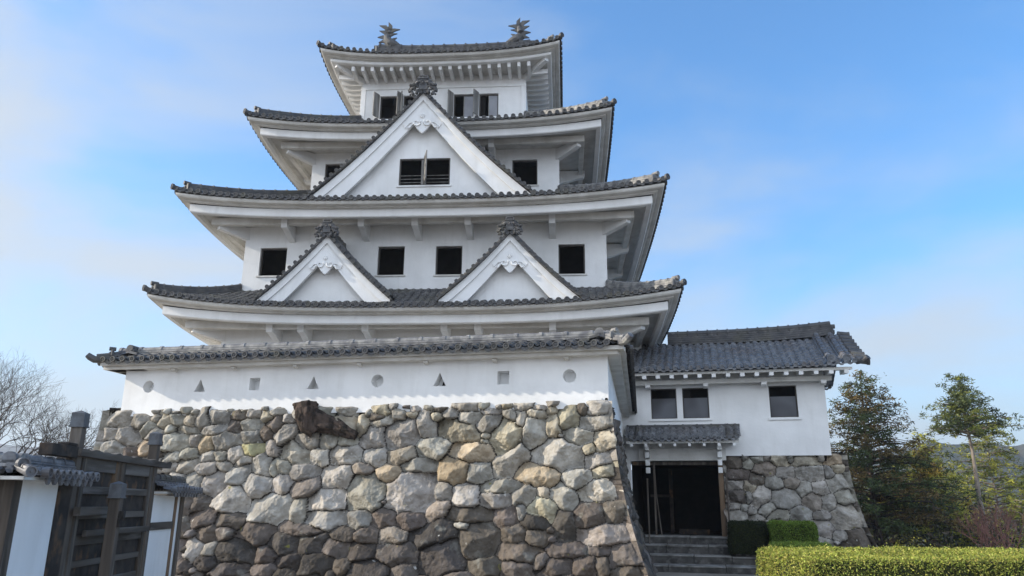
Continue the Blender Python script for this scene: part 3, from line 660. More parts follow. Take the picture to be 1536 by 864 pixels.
MAIN_STONES="-7.68,3.18,0.3,0.19,50,g;-7.88,2.86,0.18,0.22,0,g;-6.99,3.01,0.29,0.18,5,g;-6.53,3.03,0.21,0.2,0,l;-6.06,3,0.24,0.11,0,g;-7.33,2.71,0.38,0.23,-15,g;-6.71,2.64,0.23,0.23,0,l;-6.06,2.68,0.39,0.23,0,g;-5.7,3.35,0.16,0.22,0,y;-5.24,3.45,0.27,0.11,15,g;-5.37,3.53,0.16,0.08,0,b;-4.83,3.55,0.17,0.11,0,g;-4.52,3.58,0.12,0.06,0,y;-4.17,3.33,0.21,0.28,0,g;-3.98,3.51,0.17,0.1,0,y;-3.62,3.57,0.19,0.09,0,g;-5.43,3.07,0.28,0.29,0,g;-4.77,3.13,0.41,0.36,35,g;-5.37,2.64,0.28,0.22,0,l;-4.72,2.68,0.36,0.2,15,y;-4.04,2.85,0.39,0.24,0,l;-3.18,3.49,0.26,0.14,0,g;-2.76,3.35,0.31,0.18,15,g;-3.41,3.21,0.51,0.23,-10,y;-2.72,3.6,0.21,0.06,0,g;-2.26,3.55,0.15,0.1,-20,g;-2.36,3.06,0.36,0.39,0,y;-2.01,3.46,0.11,0.17,0,g;-1.71,3.14,0.27,0.34,0,g;-1.65,3.56,0.2,0.08,0,g;-3.1,2.71,0.5,0.22,0,o;-2.23,2.56,0.47,0.25,35,g;-7.81,2.42,0.13,0.23,0,g;-7.57,2.44,0.17,0.2,0,l;-7.01,2.33,0.35,0.19,0,g;-6.23,2.19,0.39,0.29,0,l;-5.62,2.38,0.27,0.15,-5,p;-4.98,2.28,0.29,0.21,-10,o;-4.32,2.45,0.41,0.17,0,g;-3.52,2.32,0.34,0.31,0,o;-2.9,2.3,0.29,0.24,0,l;-7.54,2.05,0.26,0.23,-20,g;-6.93,1.97,0.39,0.21,15,p;-5.5,1.88,0.45,0.4,0,g;-4.42,1.87,0.56,0.49,0,l;-3.68,1.89,0.21,0.21,0,g;-3.18,1.81,0.31,0.28,0,l;-2.39,2,0.47,0.17,0,g;-2.53,1.71,0.35,0.16,0,g;-1.92,1.84,0.28,0.21,20,g;-7.03,1.48,0.23,0.28,10,g;-6.38,1.68,0.45,0.29,10,l;-6.31,1.32,0.48,0.2,0,g;-5.55,1.31,0.28,0.23,0,g;-4.97,1.33,0.27,0.21,0,b;-4.37,1.3,0.32,0.21,0,b;-3.78,1.51,0.32,0.2,15,p;-3.08,1.42,0.53,0.19,0,b;-2.28,1.36,0.28,0.22,0,b;-1.94,1.49,0.1,0.18,0,g;-1.65,1.29,0.28,0.19,0,d;-6.98,1.08,0.48,0.15,-10,b;-5.85,1.01,0.23,0.19,0,b;-5.3,0.96,0.25,0.21,0,b;-4.71,0.97,0.33,0.2,0,p;-3.77,1.02,0.51,0.27,15,d;-3.21,1.19,0.21,0.09,0,g;-2.88,0.92,0.46,0.39,0,b;-2.09,1.05,0.25,0.19,0,b;-1.6,0.98,0.25,0.2,0,b;-7.24,0.76,0.46,0.24,0,d;-6.57,0.75,0.33,0.2,0,d;-5.99,0.68,0.33,0.19,0,b;-5.38,0.63,0.3,0.21,0,d;-4.55,0.59,0.49,0.25,0,b;-3.56,0.59,0.55,0.39,0,d;-1.91,0.68,0.48,0.21,0,b;-7,0.42,0.38,0.17,0,d;-6.3,0.41,0.42,0.19,0,d;-5.73,0.37,0.23,0.16,0,b;-5.13,0.32,0.47,0.18,0,d;-4.32,0.3,0.31,0.18,0,b;-2.65,0.42,0.38,0.19,0,b;-1.98,0.37,0.33,0.19,0,b;-1.45,0.52,0.19,0.21,0,b;-7.08,0.2,0.28,0.12,0,d;-3.18,0.18,0.34,0.13,0,b;-1.32,3.62,0.13,0.07,0,y;-1.28,3.27,0.17,0.24,0,y;-0.96,3.46,0.21,0.24,0,y;-0.65,3.65,0.11,0.13,-30,b;-0.24,3.67,0.33,0.17,10,g;-1.14,3.07,0.06,0.04,0,g;-0.33,3.37,0.4,0.17,5,g;-0.75,3.05,0.31,0.2,-10,g;-0.18,2.98,0.27,0.24,20,y;-1.21,2.68,0.59,0.34,-5,l;-0.52,2.79,0.13,0.15,0,y;-0.28,2.57,0.38,0.17,10,g;-0.15,2.34,0.32,0.17,10,y;-1.64,2.26,0.47,0.24,-12,o;-0.78,2.16,0.31,0.21,5,l;-0.25,1.95,0.48,0.25,8,l;-1.47,1.89,0.14,0.12,0,y;-1.04,1.78,0.33,0.23,-50,g;-1.45,1.57,0.31,0.24,-15,y;-1.01,1.22,0.22,0.33,0,d;-0.53,1.42,0.3,0.26,5,b;0.05,1.53,0.27,0.25,0,b;-0.14,1.07,0.59,0.22,5,p;-1.54,0.98,0.26,0.19,0,b;-0.97,0.75,0.43,0.17,0,b;-0.3,0.75,0.26,0.11,0,b;0.24,0.66,0.34,0.23,5,b;-1.23,0.45,0.39,0.18,0,b;-0.6,0.46,0.24,0.2,0,b;-0.24,0.51,0.13,0.18,0,b;0.26,0.39,0.31,0.12,5,b;-12.22,3.58,0.39,0.22,0,g;-11.54,3.56,0.27,0.21,0,g;-12.35,3.21,0.25,0.2,0,g;-11.82,3.16,0.31,0.23,0,g;-12.13,2.86,0.33,0.23,0,g;-11.08,3.58,0.19,0.1,0,g;-11.27,3.37,0.23,0.14,40,g;-10.86,3.52,0.18,0.19,25,y;-10.49,3.54,0.2,0.16,0,g;-10.15,3.51,0.15,0.15,0,y;-9.82,3.51,0.19,0.21,-40,g;-9.43,3.58,0.33,0.16,0,g;-8.88,3.62,0.22,0.1,0,b;-8.49,3.64,0.16,0.1,0,g;-8.13,3.59,0.18,0.14,0,y;-7.9,3.67,0.26,0.07,15,g;-11.06,3.23,0.28,0.13,25,g;-10.65,3.33,0.15,0.11,0,g;-10.18,3.3,0.32,0.11,0,g;-9.48,3.31,0.34,0.13,5,g;-8.96,3.38,0.18,0.17,0,b;-8.52,3.41,0.25,0.16,0,g;-7.93,3.37,0.25,0.2,0,b;-7.6,3.52,0.15,0.08,0,g;-7.67,3.18,0.29,0.18,50,g;-8.1,3.21,0.18,0.17,0,b;-8.47,3.12,0.28,0.15,0,g;-9.08,3.02,0.38,0.23,8,g;-9.65,2.96,0.21,0.2,25,o;-9.95,3.05,0.14,0.17,0,g;-10.4,3.02,0.32,0.24,0,g;-11.27,2.88,0.21,0.18,0,o;-11.6,2.77,0.18,0.15,0,b;-10.49,2.66,0.24,0.14,0,g;-10.02,2.76,0.24,0.14,0,g;-9.54,2.68,0.2,0.15,0,g;-9.21,2.69,0.17,0.14,0,g;-8.83,2.72,0.2,0.23,30,l;-8.4,2.82,0.29,0.16,0,Y;-7.93,2.84,0.2,0.21,-20,g;-10.01,2.46,0.3,0.17,15,g;-9.5,2.38,0.25,0.17,5,g;-9.06,2.44,0.21,0.12,0,g;-8.63,2.54,0.23,0.12,20,g;-8.05,2.44,0.33,0.27,-10,l;-10.45,2.46,0.16,0.12,0,g;-8.65,2.27,0.31,0.23,25,g;-9.23,2.07,0.32,0.29,10,l;-9.8,2.12,0.25,0.2,0,g;-10.21,2.16,0.16,0.15,0,g;-8.16,1.99,0.38,0.33,-20,g;-8.67,1.69,0.43,0.33,-10,l;-7.72,1.5,0.56,0.36,0,l;-8.66,1.25,0.38,0.2,0,b;-9.29,1.24,0.31,0.2,0,b;-7.93,0.96,0.49,0.26,0,b;-9.12,0.94,0.28,0.2,0,b;-8.67,0.97,0.22,0.2,0,b;-9.27,0.64,0.23,0.25,0,g;-8.91,0.63,0.17,0.17,0,l;-8.31,0.62,0.47,0.29,0,d;-7.52,0.55,0.29,0.22,0,b;-8.93,0.4,0.25,0.15,0,d;-8.29,0.25,0.34,0.17,0,d;-7.43,0.27,0.33,0.17,0,b"
TURRET_STONES="1.56,3.19,0.29,0.24,0,b;1.95,3.32,0.13,0.16,0,g;2.06,3.12,0.24,0.22,0,g;2.33,3.28,0.26,0.16,0,g;2.68,3.33,0.11,0.14,0,g;3.11,3.27,0.32,0.24,0,y;3.44,3.31,0.14,0.17,0,g;3.94,3.26,0.48,0.23,0,y;4.47,3.33,0.11,0.15,0,g;4.93,3.28,0.35,0.23,5,o;1.69,2.74,0.43,0.2,0,b;2.55,2.92,0.41,0.24,0,p;2.3,2.58,0.28,0.24,0,b;3.25,2.81,0.3,0.2,0,g;4.08,2.77,0.44,0.23,0,l;4.69,2.8,0.18,0.21,0,g;5,2.95,0.29,0.15,10,y;4.98,2.49,0.4,0.29,10,g;1.56,2.39,0.32,0.18,0,g;2.01,2.32,0.26,0.18,-25,y;2.82,2.45,0.31,0.22,0,g;3.47,2.45,0.28,0.21,0,p;3.81,2.27,0.27,0.24,20,g;4.33,2.28,0.27,0.23,0,g;1.6,2.01,0.31,0.22,0,b;1.97,1.98,0.12,0.19,0,g;2.38,1.98,0.4,0.34,45,l;3.17,1.92,0.49,0.34,-10,g;4.04,1.86,0.27,0.3,-30,p;4.57,1.81,0.23,0.28,0,g;5.13,1.99,0.34,0.31,15,g;1.48,1.66,0.22,0.14,0,g;1.79,1.61,0.14,0.11,0,g;2.56,1.61,0.31,0.25,0,l;2.03,1.51,0.17,0.15,0,g;3.63,1.46,0.39,0.27,-20,g;2.91,1.43,0.36,0.15,0,g;4.31,1.38,0.3,0.13,0,g;5.13,1.36,0.58,0.45,5,g;1.58,1.35,0.37,0.19,0,g;2.16,1.29,0.25,0.12,0,g;4.31,0.93,0.38,0.29,-30,g;4.78,0.76,0.29,0.17,0,g;5.34,0.71,0.46,0.31,0,b;3.87,0.99,0.18,0.24,0,g;4.17,0.58,0.35,0.17,0,g"
# ================================================================ DRY-STONE WALLS
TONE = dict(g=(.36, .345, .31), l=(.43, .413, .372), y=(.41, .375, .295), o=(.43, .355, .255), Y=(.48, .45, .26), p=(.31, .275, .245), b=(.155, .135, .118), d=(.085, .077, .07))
def vnoise(X, Y, s, seed):
    r = np.random.default_rng(seed); G = r.random((256, 256)).astype(np.float32)
    x, y = X*s+100, Y*s+100; xi, yi = np.floor(x).astype(int), np.floor(y).astype(int); fx, fy = x-xi, y-yi
    fx = fx*fx*(3-2*fx); fy = fy*fy*(3-2*fy); g = lambda a, b: G[a % 256, b % 256]
    return (g(xi, yi)*(1-fx)+g(xi+1, yi)*fx)*(1-fy)+(g(xi, yi+1)*(1-fx)+g(xi+1, yi+1)*fx)*fy-.5
def fbm(X, Y, s, seed, o=4):
    v = 0; a = 1
    for k in range(o): v = v+a*vnoise(X, Y, s, seed+k); s *= 2.1; a *= .5
    return v
def parse(t):
    L = [(float(a), float(b), float(c), float(d), float(e), f) for a, b, c, d, e, f in (q.split(',') for q in t.split(';'))]; out = []
    for s in L:      # a stone listed twice keeps its first entry only
        if all(math.hypot(s[0]-o[0], s[1]-o[1]) > .45*min(max(s[2], s[3]), max(o[2], o[3]))+.02 for o in out): out.append(s)
    return out
def qmetric(U, Z, st):
    u, z, a, b, an, _ = st; c, s = math.cos(R(an)), math.sin(R(an)); du, dz = U-u, Z-z
    p = np.abs((du*c+dz*s)/a); q = np.abs((-du*s+dz*c)/b)
    return (p**3.2+q**3.2)**(1/3.2)
def fill_stones(st, u0, u1, z0, z1, tone, rmax, seed, tries=5000):
    r = random.Random(seed); st = list(st)
    arr = [(s[0], s[1], s[2], s[3], s[4]) for s in st]
    for n in range(tries):
        u, z = r.uniform(u0, u1), r.uniform(z0, z1); ok = 9
        for s in arr:
            du, dz = u-s[0], z-s[1]
            if abs(du) > 1.6 or abs(dz) > 1.6: continue
            c, sn = math.cos(R(s[4])), math.sin(R(s[4])); p, q = abs((du*c+dz*sn)/s[2]), abs((-du*sn+dz*c)/s[3])
            m = (p**2.5+q**2.5)**.4; ok = min(ok, (m-1)*min(s[2], s[3])*1.0)
            if ok < .05: break
        if ok < .05: continue
        lim = rmax if n < tries*.35 else (rmax*.6 if n < tries*.6 else .3)
        if n < tries*.35 and ok < rmax*.55: continue
        if n < tries*.6 and ok < rmax*.3: continue
        a = min(ok*r.uniform(1.0, 1.5), lim*r.uniform(.75, 1.2)); b = a*r.uniform(.55, .85) if r.random() < .75 else a
        st.append((u, z, a, b, r.choice((0, 0, 0, 10, -10, 25, -25)), tone(u, z, r))); arr.append(st[-1][:5])
    return st
def stone_wall(name, label, cat, loc, rz, secs, ztop, zbot, kb, seed, step=.016):
    """secs: list of (P0,P1,V0,V1,nrm,stones,step) in the local frame, walked so that the wall face is on the right-hand side"""
    th = thing(name, label, cat, loc, rz)
    for si, (P0, P1, V0, V1, nrm, stones, stp) in enumerate(secs):
        P0, P1, V0, V1, nrm = map(np.array, (P0, P1, V0, V1, nrm)); L = np.linalg.norm(P1-P0)
        nu, nz = int(L/stp)+1, int((ztop-zbot)/stp)+1
        f = np.linspace(0, 1, nu)[None, :]; z = np.linspace(zbot, ztop, nz)[:, None]; Z = z+0*f; b = kb*(ztop-Z)**2
        X = (P0[0]+b*V0[0])*(1-f)+(P1[0]+b*V1[0])*f; Y = (P0[1]+b*V0[1])*(1-f)+(P1[1]+b*V1[1])*f
        d = (P1-P0)/L; U = (X-P1[0])*d[0]+(Y-P1[1])*d[1] if si == MAINSEC else (X-P0[0])*d[0]+(Y-P0[1])*d[1]
        Uw = U+.05*fbm(U, Z, 3.1, seed+11)+.02*fbm(U, Z, 14, seed+12, 2); Zw = Z+.05*fbm(U, Z, 3.3, seed+21)+.02*fbm(U, Z, 13, seed+22, 2)
        q1 = np.full(U.shape, 9e9, np.float32); q2 = q1.copy(); l1 = np.zeros(U.shape, int); l2 = l1.copy()
        for i, s in enumerate(stones):
            rr = 2.6*max(s[2], s[3])+.2
            ui = np.where(np.abs(U-s[0]).min(axis=0) < rr)[0]; zi = np.where(np.abs(z[:, 0]-s[1]) < rr)[0]
            if len(ui) == 0 or len(zi) == 0: continue
            sl = (slice(zi[0], zi[-1]+1), slice(ui[0], ui[-1]+1)); q = qmetric(Uw[sl], Zw[sl], s).astype(np.float32)
            a1, a2, b1, b2 = q1[sl], q2[sl], l1[sl], l2[sl]
            m1 = q < a1; m2 = (~m1) & (q < a2)
            a2[m1] = a1[m1]; b2[m1] = b1[m1]; a1[m1] = q[m1]; b1[m1] = i; a2[m2] = q[m2]; b2[m2] = i
        ra = np.array([.5*(s[2]+s[3]) for s in stones]); r1, r2 = ra[l1], ra[l2]
        e = (q2-q1)/(1/r1+1/r2)                       # distance to the joint
        edge = np.minimum(f*L if abs(V0).sum() > 1.01 else 9, (1-f)*L if abs(V1).sum() > 1.01 else 9)+0*Z; lim_ = np.where((edge < .35) | (Z > ztop-.16), 9, (1.6-q1)*r1); e = np.minimum(e, lim_)      # nothing reaches further than its own outline
        e = np.clip(e, 0, None)
        g = random.Random(seed+5); n = len(stones)
        pl = np.array([[[g.uniform(-.19, .19), g.uniform(-.19, .19), g.uniform(.0, .05)] for _ in range(5)] for _ in range(n)])
        base = np.array([g.uniform(-.03, .045) for _ in range(n)])
        cu, cz = np.array([s[0] for s in stones]), np.array([s[1] for s in stones]); du, dz = (U-cu[l1])/r1, (Z-cz[l1])/r1
        fac = None
        for k in range(5):
            h = pl[l1, k, 0]*du+pl[l1, k, 1]*dz+pl[l1, k, 2]; fac = h if fac is None else np.minimum(fac, h)
        fac = fac*np.clip(r1/.25, .5, 1.6)
        tj = np.array([g.uniform(-.16, .0) for _ in range(n)]); e = np.minimum(e, np.clip(ztop-.02+.75*tj[l1]+.05*fbm(U, Z, 3, seed+71, 2)-Z, 0, 9)*.8)
        wdt = np.clip(r1*.24, .028, .085); dome = np.clip(e/wdt, 0, 1); dome = np.sqrt(1-(1-dome)**2)
        dep = np.clip(.12+r1*.25, .175, .22)
        H = -dep*(1-dome)+(fac+base[l1])*dome+.050*fbm(U, Z, 5, seed+31, 4)*dome+.020*fbm(U, Z, 22, seed+41, 3)*dome
        H = H-.0*U
        ec = np.clip(1-np.minimum(f*L if abs(V0).sum() > 1.01 else 9, (1-f)*L if abs(V1).sum() > 1.01 else 9)/.02, 0, 1); H = np.where(ec > 0, H*(1-ec)+np.where(Z > ztop-.08, -.1, 0.)*ec, H)
        # outward direction, blended at the corners
        w0, w1 = np.clip(1-(f*L)/.12, 0, 1), np.clip(1-((1-f)*L)/.12, 0, 1)
        NX = nrm[0]+(V0[0]-nrm[0])*w0*(abs(V0).sum() > 1.01)+(V1[0]-nrm[0])*w1*(abs(V1).sum() > 1.01)
        NY = nrm[1]+(V0[1]-nrm[1])*w0*(abs(V0).sum() > 1.01)+(V1[1]-nrm[1])*w1*(abs(V1).sum() > 1.01)
        tone = np.array([TONE[s[5]] for s in stones]); jt = np.array([g.uniform(.82, 1.18) for _ in range(n)]); hue = np.array([[g.uniform(.99, 1.04), 1, g.uniform(.94, 1.03)] for _ in range(n)])
        C = (tone*jt[:, None]*hue)[l1]
        C = C*(1+.35*fbm(U, Z, 4, seed+51, 3))[..., None]
        gap = dome < .45; C = np.where(gap[..., None], np.array((.035, .03, .026)), C)
        # top: uneven coping following the stones, then a rubble top running back under the plaster wall
        V = np.stack([X+NX*H, Y+NY*H, Z], -1)
        topz = .0*Z[-1:]
        back = [np.stack([X[-1:]+NX[-1:]*(H[-1:]-t), Y[-1:]+NY[-1:]*(H[-1:]-t), Z[-1:]-(.30 if t < .3 else .14)], -1) for t in (.02, .08, .5)]
        V = np.concatenate([V]+back, 0); C = np.concatenate([C]+[C[-1:]]*3, 0); nzz = V.shape[0]
        idx = np.arange(nzz*nu).reshape(nzz, nu); F4 = np.stack([idx[:-1, :-1], idx[:-1, 1:], idx[1:, 1:], idx[1:, :-1]], -1).reshape(-1, 4)
        fast_mesh('stone_face', V.reshape(-1, 3), F4, C.reshape(-1, 3), STONE, th, smooth=True)
    return th
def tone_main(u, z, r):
    return r.choice('bbdbp') if z < 1.75+.3*math.sin(u*1.3)+(.9 if u < -8 and z < 2.6 else 0) else r.choice('gggglyb')  # low stones are dark themselves; at far left the gate's shadow is painted in
def tone_turret(u, z, r): return r.choice('ggglpbb')
a12 = R(12); a95 = R(9.5-12+0)     # side direction measured in the front's frame
MO = (2.169, 16.5); LW = 12.55; ZT = 3.88
sd_dir = np.array((math.sin(R(9.5-12)), math.cos(R(9.5-12))))   # side walls run back along this
# keep directions in local frame (frame rotated by -12 deg): world (sin9.5,cos9.5) -> local
sd_dir = np.array((math.sin(R(-2.5)), math.cos(R(-2.5)))); n_r = np.array((sd_dir[1], -sd_dir[0])); n_l = -n_r
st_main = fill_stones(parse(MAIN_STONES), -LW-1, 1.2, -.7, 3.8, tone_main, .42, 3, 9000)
# square-cut corner stones at both ends
def side_stones(L, seed): return fill_stones([], -.3, L+.6, -.8, 3.8, lambda u, z, r: r.choice('bbddb' if seed == 12 else 'gglgb'), .42, seed, 6000)  # right side gets dark tones, its shade put into the stone colour
MAINSEC = 1
SL = 13.2
Pl0 = (-LW+sd_dir[0]*9, sd_dir[1]*9); Pr0 = (sd_dir[0]*SL, sd_dir[1]*SL)
secs = [(Pl0, (-LW, 0), n_l, n_l+np.array((0, -1.)), n_l, side_stones(9, 9), .05),
        ((-LW, 0), (0, 0), n_l+np.array((0, -1.)), n_r+np.array((0, -1.)), (0, -1), st_main, .0165),
        ((0, 0), Pr0, n_r+np.array((0, -1.)), n_r, n_r, side_stones(SL, 12), .035)]
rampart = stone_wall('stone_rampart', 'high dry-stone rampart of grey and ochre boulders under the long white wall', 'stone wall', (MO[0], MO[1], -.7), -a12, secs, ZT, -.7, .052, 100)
# earth core behind the facing so that the top is closed
m = MB(); m.box(-LW+.35, -.35, .42, 8.5, 3.2, 3.70); m.build('rampart_top', GROUND, rampart)

TO = (6.355, 28.0); a14 = R(14)
st_tur = fill_stones(parse(TURRET_STONES), .6, 6.6, -.7, 3.4, tone_turret, .3, 5, 5000)
st_side = fill_stones([], -.3, 6, -.8, 3.4, tone_turret, .4, 6, 3000)
MAINSEC = -1
st_tur_l = [(u-1.18, z, a, b, an, t) for u, z, a, b, an, t in st_tur]
secs = [((1.18, 4.0), (1.18, 0), (0, 0), (0, -1.), (-1., 0), st_side, .06),
        ((1.18, 0), (5.30, 0), (0, -1.), (1., -1.), (0, -1), st_tur_l, .022),
        ((5.30, 0), (5.30, 4.6), (1., -1.), (1., 0), (1, 0), st_side, .05)]
tbase = stone_wall('turret_stone_base', 'battered grey stone base under the white gate turret beside the dark doorway', 'stone base', (TO[0], TO[1], -.7), -a14, secs, 3.50, -.7, .056, 300)

# ================================================================ LONG WHITE PARAPET WALL ON THE RAMPART
par = thing('parapet_wall', 'long white plastered wall with loopholes and a narrow tiled roof on top of the rampart', 'wall', (MO[0], MO[1], 3.6), -a12)
PW = 12.15; ZW = 4.98; YW = .14
holes = []; shapes = []
for i, u in enumerate((-11.46, -10.03, -8.57, -7.04, -5.43, -3.92, -2.43, -.93)):
    shapes.append((u, 4.385, 'ctstctsc'[i]))
# front wall sheet with shaped loopholes
def loophole_panel(mb, u, z, kind, half=.30, deep=.26):
    n = 24
    if kind == 'c': inner = [(u+.15*math.cos(2*math.pi*k/n), z+.15*math.sin(2*math.pi*k/n)) for k in range(n)]
    elif kind == 's': 
        c = [(.135, 0), (.135, .15), (0, .15), (-.135, .15), (-.135, 0), (-.135, -.15), (0, -.15), (.135, -.15)]; inner = []
        for k in range(n):
            t = k/n*8; i = int(t); w = t-i; p, q = c[i], c[(i+1) % 8]; inner.append((u+p[0]*(1-w)+q[0]*w, z+p[1]*(1-w)+q[1]*w))
    else:
        c = [(.07, 0), (0, .155), (-.07, 0), (-.15, -.155), (0, -.155), (.15, -.155)]; inner = []
        for k in range(n):
            t = k/n*6; i = int(t); w = t-i; p, q = c[i], c[(i+1) % 6]; inner.append((u+p[0]*(1-w)+q[0]*w, z+p[1]*(1-w)+q[1]*w))
    o = [(half, 0), (half, half), (0, half), (-half, half), (-half, 0), (-half, -half), (0, -half), (half, -half)]; outer = []
    for k in range(n):
        t = k/n*8; i = int(t); w = t-i; p, q = o[i], o[(i+1) % 8]; outer.append((u+p[0]*(1-w)+q[0]*w, z+p[1]*(1-w)+q[1]*w))
    V = [(a, YW, b) for a, b in outer]+[(a, YW, b) for a, b in inner]+[(u+(a-u)*.9, YW+deep, z+(b-z)*.9) for a, b in inner]
    F = [(k, (k+1) % n, n+(k+1) % n, n+k) for k in range(n)]+[(n+k, n+(k+1) % n, 2*n+(k+1) % n, 2*n+k) for k in range(n)]
    F.append(tuple(2*n+k for k in range(n)))
    mb.add(V, F)
w = MB(); cur = -PW
for u, z, k in shapes:
    wall_panel(w, cur, u-.3, 3.66, ZW, [], lambda x, y, zz: (x, YW+y, zz)); 
    wall_panel(w, u-.3, u+.3, 3.66, z-.3, [], lambda x, y, zz: (x, YW+y, zz)); wall_panel(w, u-.3, u+.3, z+.3, ZW, [], lambda x, y, zz: (x, YW+y, zz))
    loophole_panel(w, u, z, k); cur = u+.3
wall_panel(w, cur, -.08, 3.66, ZW, [], lambda x, y, zz: (x, YW+y, zz))
w.add([(-PW, YW+.5, 3.6), (-.6, YW+.5, 3.6), (-.6, YW+.5, ZW), (-PW, YW+.5, ZW)], [(0, 3, 2, 1)])
w.build('wall', PLASTER, par)
# side runs
RS = lambda off: (lambda x, y, z: (sd_dir[0]*x+n_r[0]*(-y+off), sd_dir[1]*x+n_r[1]*(-y+off), z))     # x along, y inward
Tr = RS(-.08-.0); m = MB(); wall_panel(m, YW, SL-.4, 3.55, ZW, [], lambda x, y, z: Tr(x, y, z)); m.build('side_wall', PLASTER, par)
Tl = lambda x, y, z: (-PW+sd_dir[0]*x+n_l[0]*(-y), sd_dir[1]*x+n_l[1]*(-y)+YW, z)
m = MB(); wall_panel(m, 0, 8.5, 3.55, ZW, [], Tl); m.build('side_wall', PLASTER, par)
dark = MB()
for u in (-10.03, -3.92): dark.prism([(u+.10-.02, 4.25), (u+.02, 4.37), (u-.02, 4.25)][::-1], lambda a, b, c: (a, YW+.25-c, b), .008)
dark.build('loophole_gap', DARK, par)
def wall_roof(parent, A, B, outn, half, ze, zr, sp, rad, cap_w, cap_h, layers, mt, ext=(0, 0), moulding=True, corb=None, capmat=None, seg=.55):
    A, B = Vector((*A, 0)), Vector((*B, 0)); L = (B-A).length; d = (B-A)/L; o = Vector((*outn, 0)).normalized()
    m = MB()
    for sg in (1, -1):
        rng_ = (-ext[0], L+ext[1])
        def fn(x, t, sg=sg):
            xx = x if sg > 0 else L-x; p = A+d*xx+o*sg*(half*(1-t)); return (p.x, p.y, ze+(zr-ze)*t)
        a, b = (rng_ if sg > 0 else (-ext[1], L+ext[0]))
        tile_slope(m, fn, a, b, sp=sp, rows=3, rad=rad, jit=.006)
    r = m.build('wall_roof', mt, parent)
    m = MB(); ridge_run(m, [A-d*ext[0]*.8+Vector((0, 0, zr-.02)), B+d*ext[1]*.8+Vector((0, 0, zr-.02))], w=cap_w, h=cap_h, layers=layers, seg=seg); m.build('ridge_cap', capmat or mt, r)
    if moulding:
        m = MB()
        for sg in (1, -1):
            for (o0, o1, z0, z1) in ((half-.10, 0, ze-.09, ze-.01), (half-.22, 0, ze-.17, ze-.095)):
                P = lambda x, k, z: tuple(A+d*x+o*sg*k+Vector((0, 0, z)))
                m.hexa([P(-ext[0], 0.02, z0), P(L+ext[1], 0.02, z0), P(L+ext[1], o0, z0), P(-ext[0], o0, z0), P(-ext[0], 0.02, z1), P(L+ext[1], 0.02, z1), P(L+ext[1], o0, z1), P(-ext[0], o0, z1)])
        m.build('eave_moulding', PLASTER_OLD, r)
    if corb:
        for x in corb:
            m = MB(); P = lambda k, x0, z: tuple(A+d*(x+x0)+o*k+Vector((0, 0, z)))
            m.hexa([P(corb_y, -.05, ze-.25), P(corb_y, .05, ze-.25), P(corb_y+.12, .05, ze-.22), P(corb_y+.12, -.05, ze-.22), P(corb_y, -.05, ze-.175), P(corb_y, .05, ze-.175), P(corb_y+.12, .05, ze-.175), P(corb_y+.12, -.05, ze-.175)]); m.build('bracket', PLASTER_OLD, r)
    return r
corb_y = .215
fr = wall_roof(par, (-PW, .28), (-.25, .28), (0, -1), .64, 4.965, 5.22, .275, .052, .24, .11, 2, TILE, ext=(.45, .42), corb=[1.45+1.62*i for i in range(7)], capmat=TILE_PALE)
q0 = Vector((-.25, .25)); q1 = (sd_dir[0]*(SL-.6)-.25, sd_dir[1]*(SL-.6))
wall_roof(par, (q0.x, q0.y), q1, tuple(n_r), .66, 4.965, 5.22, .275, .052, .24, .11, 2, TILE, ext=(.30, 0), capmat=TILE_PALE)
q2 = (-PW+.1, .25); q3 = (-PW+.1+sd_dir[0]*8, .25+sd_dir[1]*8)
wall_roof(par, q3, q2, tuple(n_l), .72, 4.965, 5.22, .275, .062, .26, .13, 2, TILE, ext=(0, .30))
for (cx, cy, dx, dy) in ((-.25, .25, .72, -.78), (-PW+.1, .25, -.78, -.72)):
    m = MB(); d = Vector((dx, dy, 0)).normalized()
    ridge_run(m, [(cx, cy, 5.25), (cx+d.x*.55, cy+d.y*.55, 5.08), (cx+d.x*.85, cy+d.y*.85, 5.02)], w=.17, h=.07, layers=1, seg=.3)
    s_ = Vector((-d.y, d.x, 0)); pp = Vector((cx, cy, 5.13))+d*.52
    onigawara(m, lambda a, b, c: tuple(pp+s_*a+d*c+Vector((0, 0, b))), .58)
    e = Vector((cx, cy, 5.02))+d*.9; m.tube([e-d*.2, e, e+d*.10+Vector((0, 0, .05)), e+d*.17+Vector((0, 0, .10))], [.08, .09, .085, .07], n=9)
    m.build('corner_ridge', TILE_PALE if cx > -1 else TILE, fr)

m = MB(); m.box(-.85, .30, -.268, .75, 4.871, 4.958); m.box(-.85, .17, -.148, .75, 4.791, 4.868); m.build('corner_soffit', PLASTER_OLD, fr)
# dead stump with a thick root sprawling over the boulders
def rough_tube(mb, path, rad, n, seed, amp, flat_top=False):
    P = [Vector(p) for p in path]; rings = []
    for i, p in enumerate(P):
        d = (P[min(i+1, len(P)-1)]-P[max(i-1, 0)]).normalized(); ref = Vector((0, 1, 0)); a = d.cross(ref).normalized(); b = a.cross(d)
        ring = []
        for k in range(n):
            th = 2*math.pi*k/n; nz = mnoise.fractal(Vector((math.cos(th)*2+seed, math.sin(th)*2, i*.12)), .8, 2.1, 4)+.5*mnoise.noise(Vector((math.cos(th)*7, math.sin(th)*7+seed, i*.05)))
            ring.append(p+(a*math.cos(th)+b*math.sin(th))*rad[i]*(1+amp*nz))
        rings.append(ring)
    mb.grid(np.array([[tuple(q) for q in r] for r in rings]), wrap=True)
    b = len(mb.v); mb.v.append(tuple(P[-1]))
    for k in range(n): mb.f.append((b-n+k, b-n+(k+1) % n, b))
    return rings
stump = thing('tree_stump', 'dead brown sawn-off stump with a thick root lying over the top of the rampart boulders', 'tree stump', (MO[0]-7.1*math.cos(a12), MO[1]+7.1*math.sin(a12), 2.9), -a12)
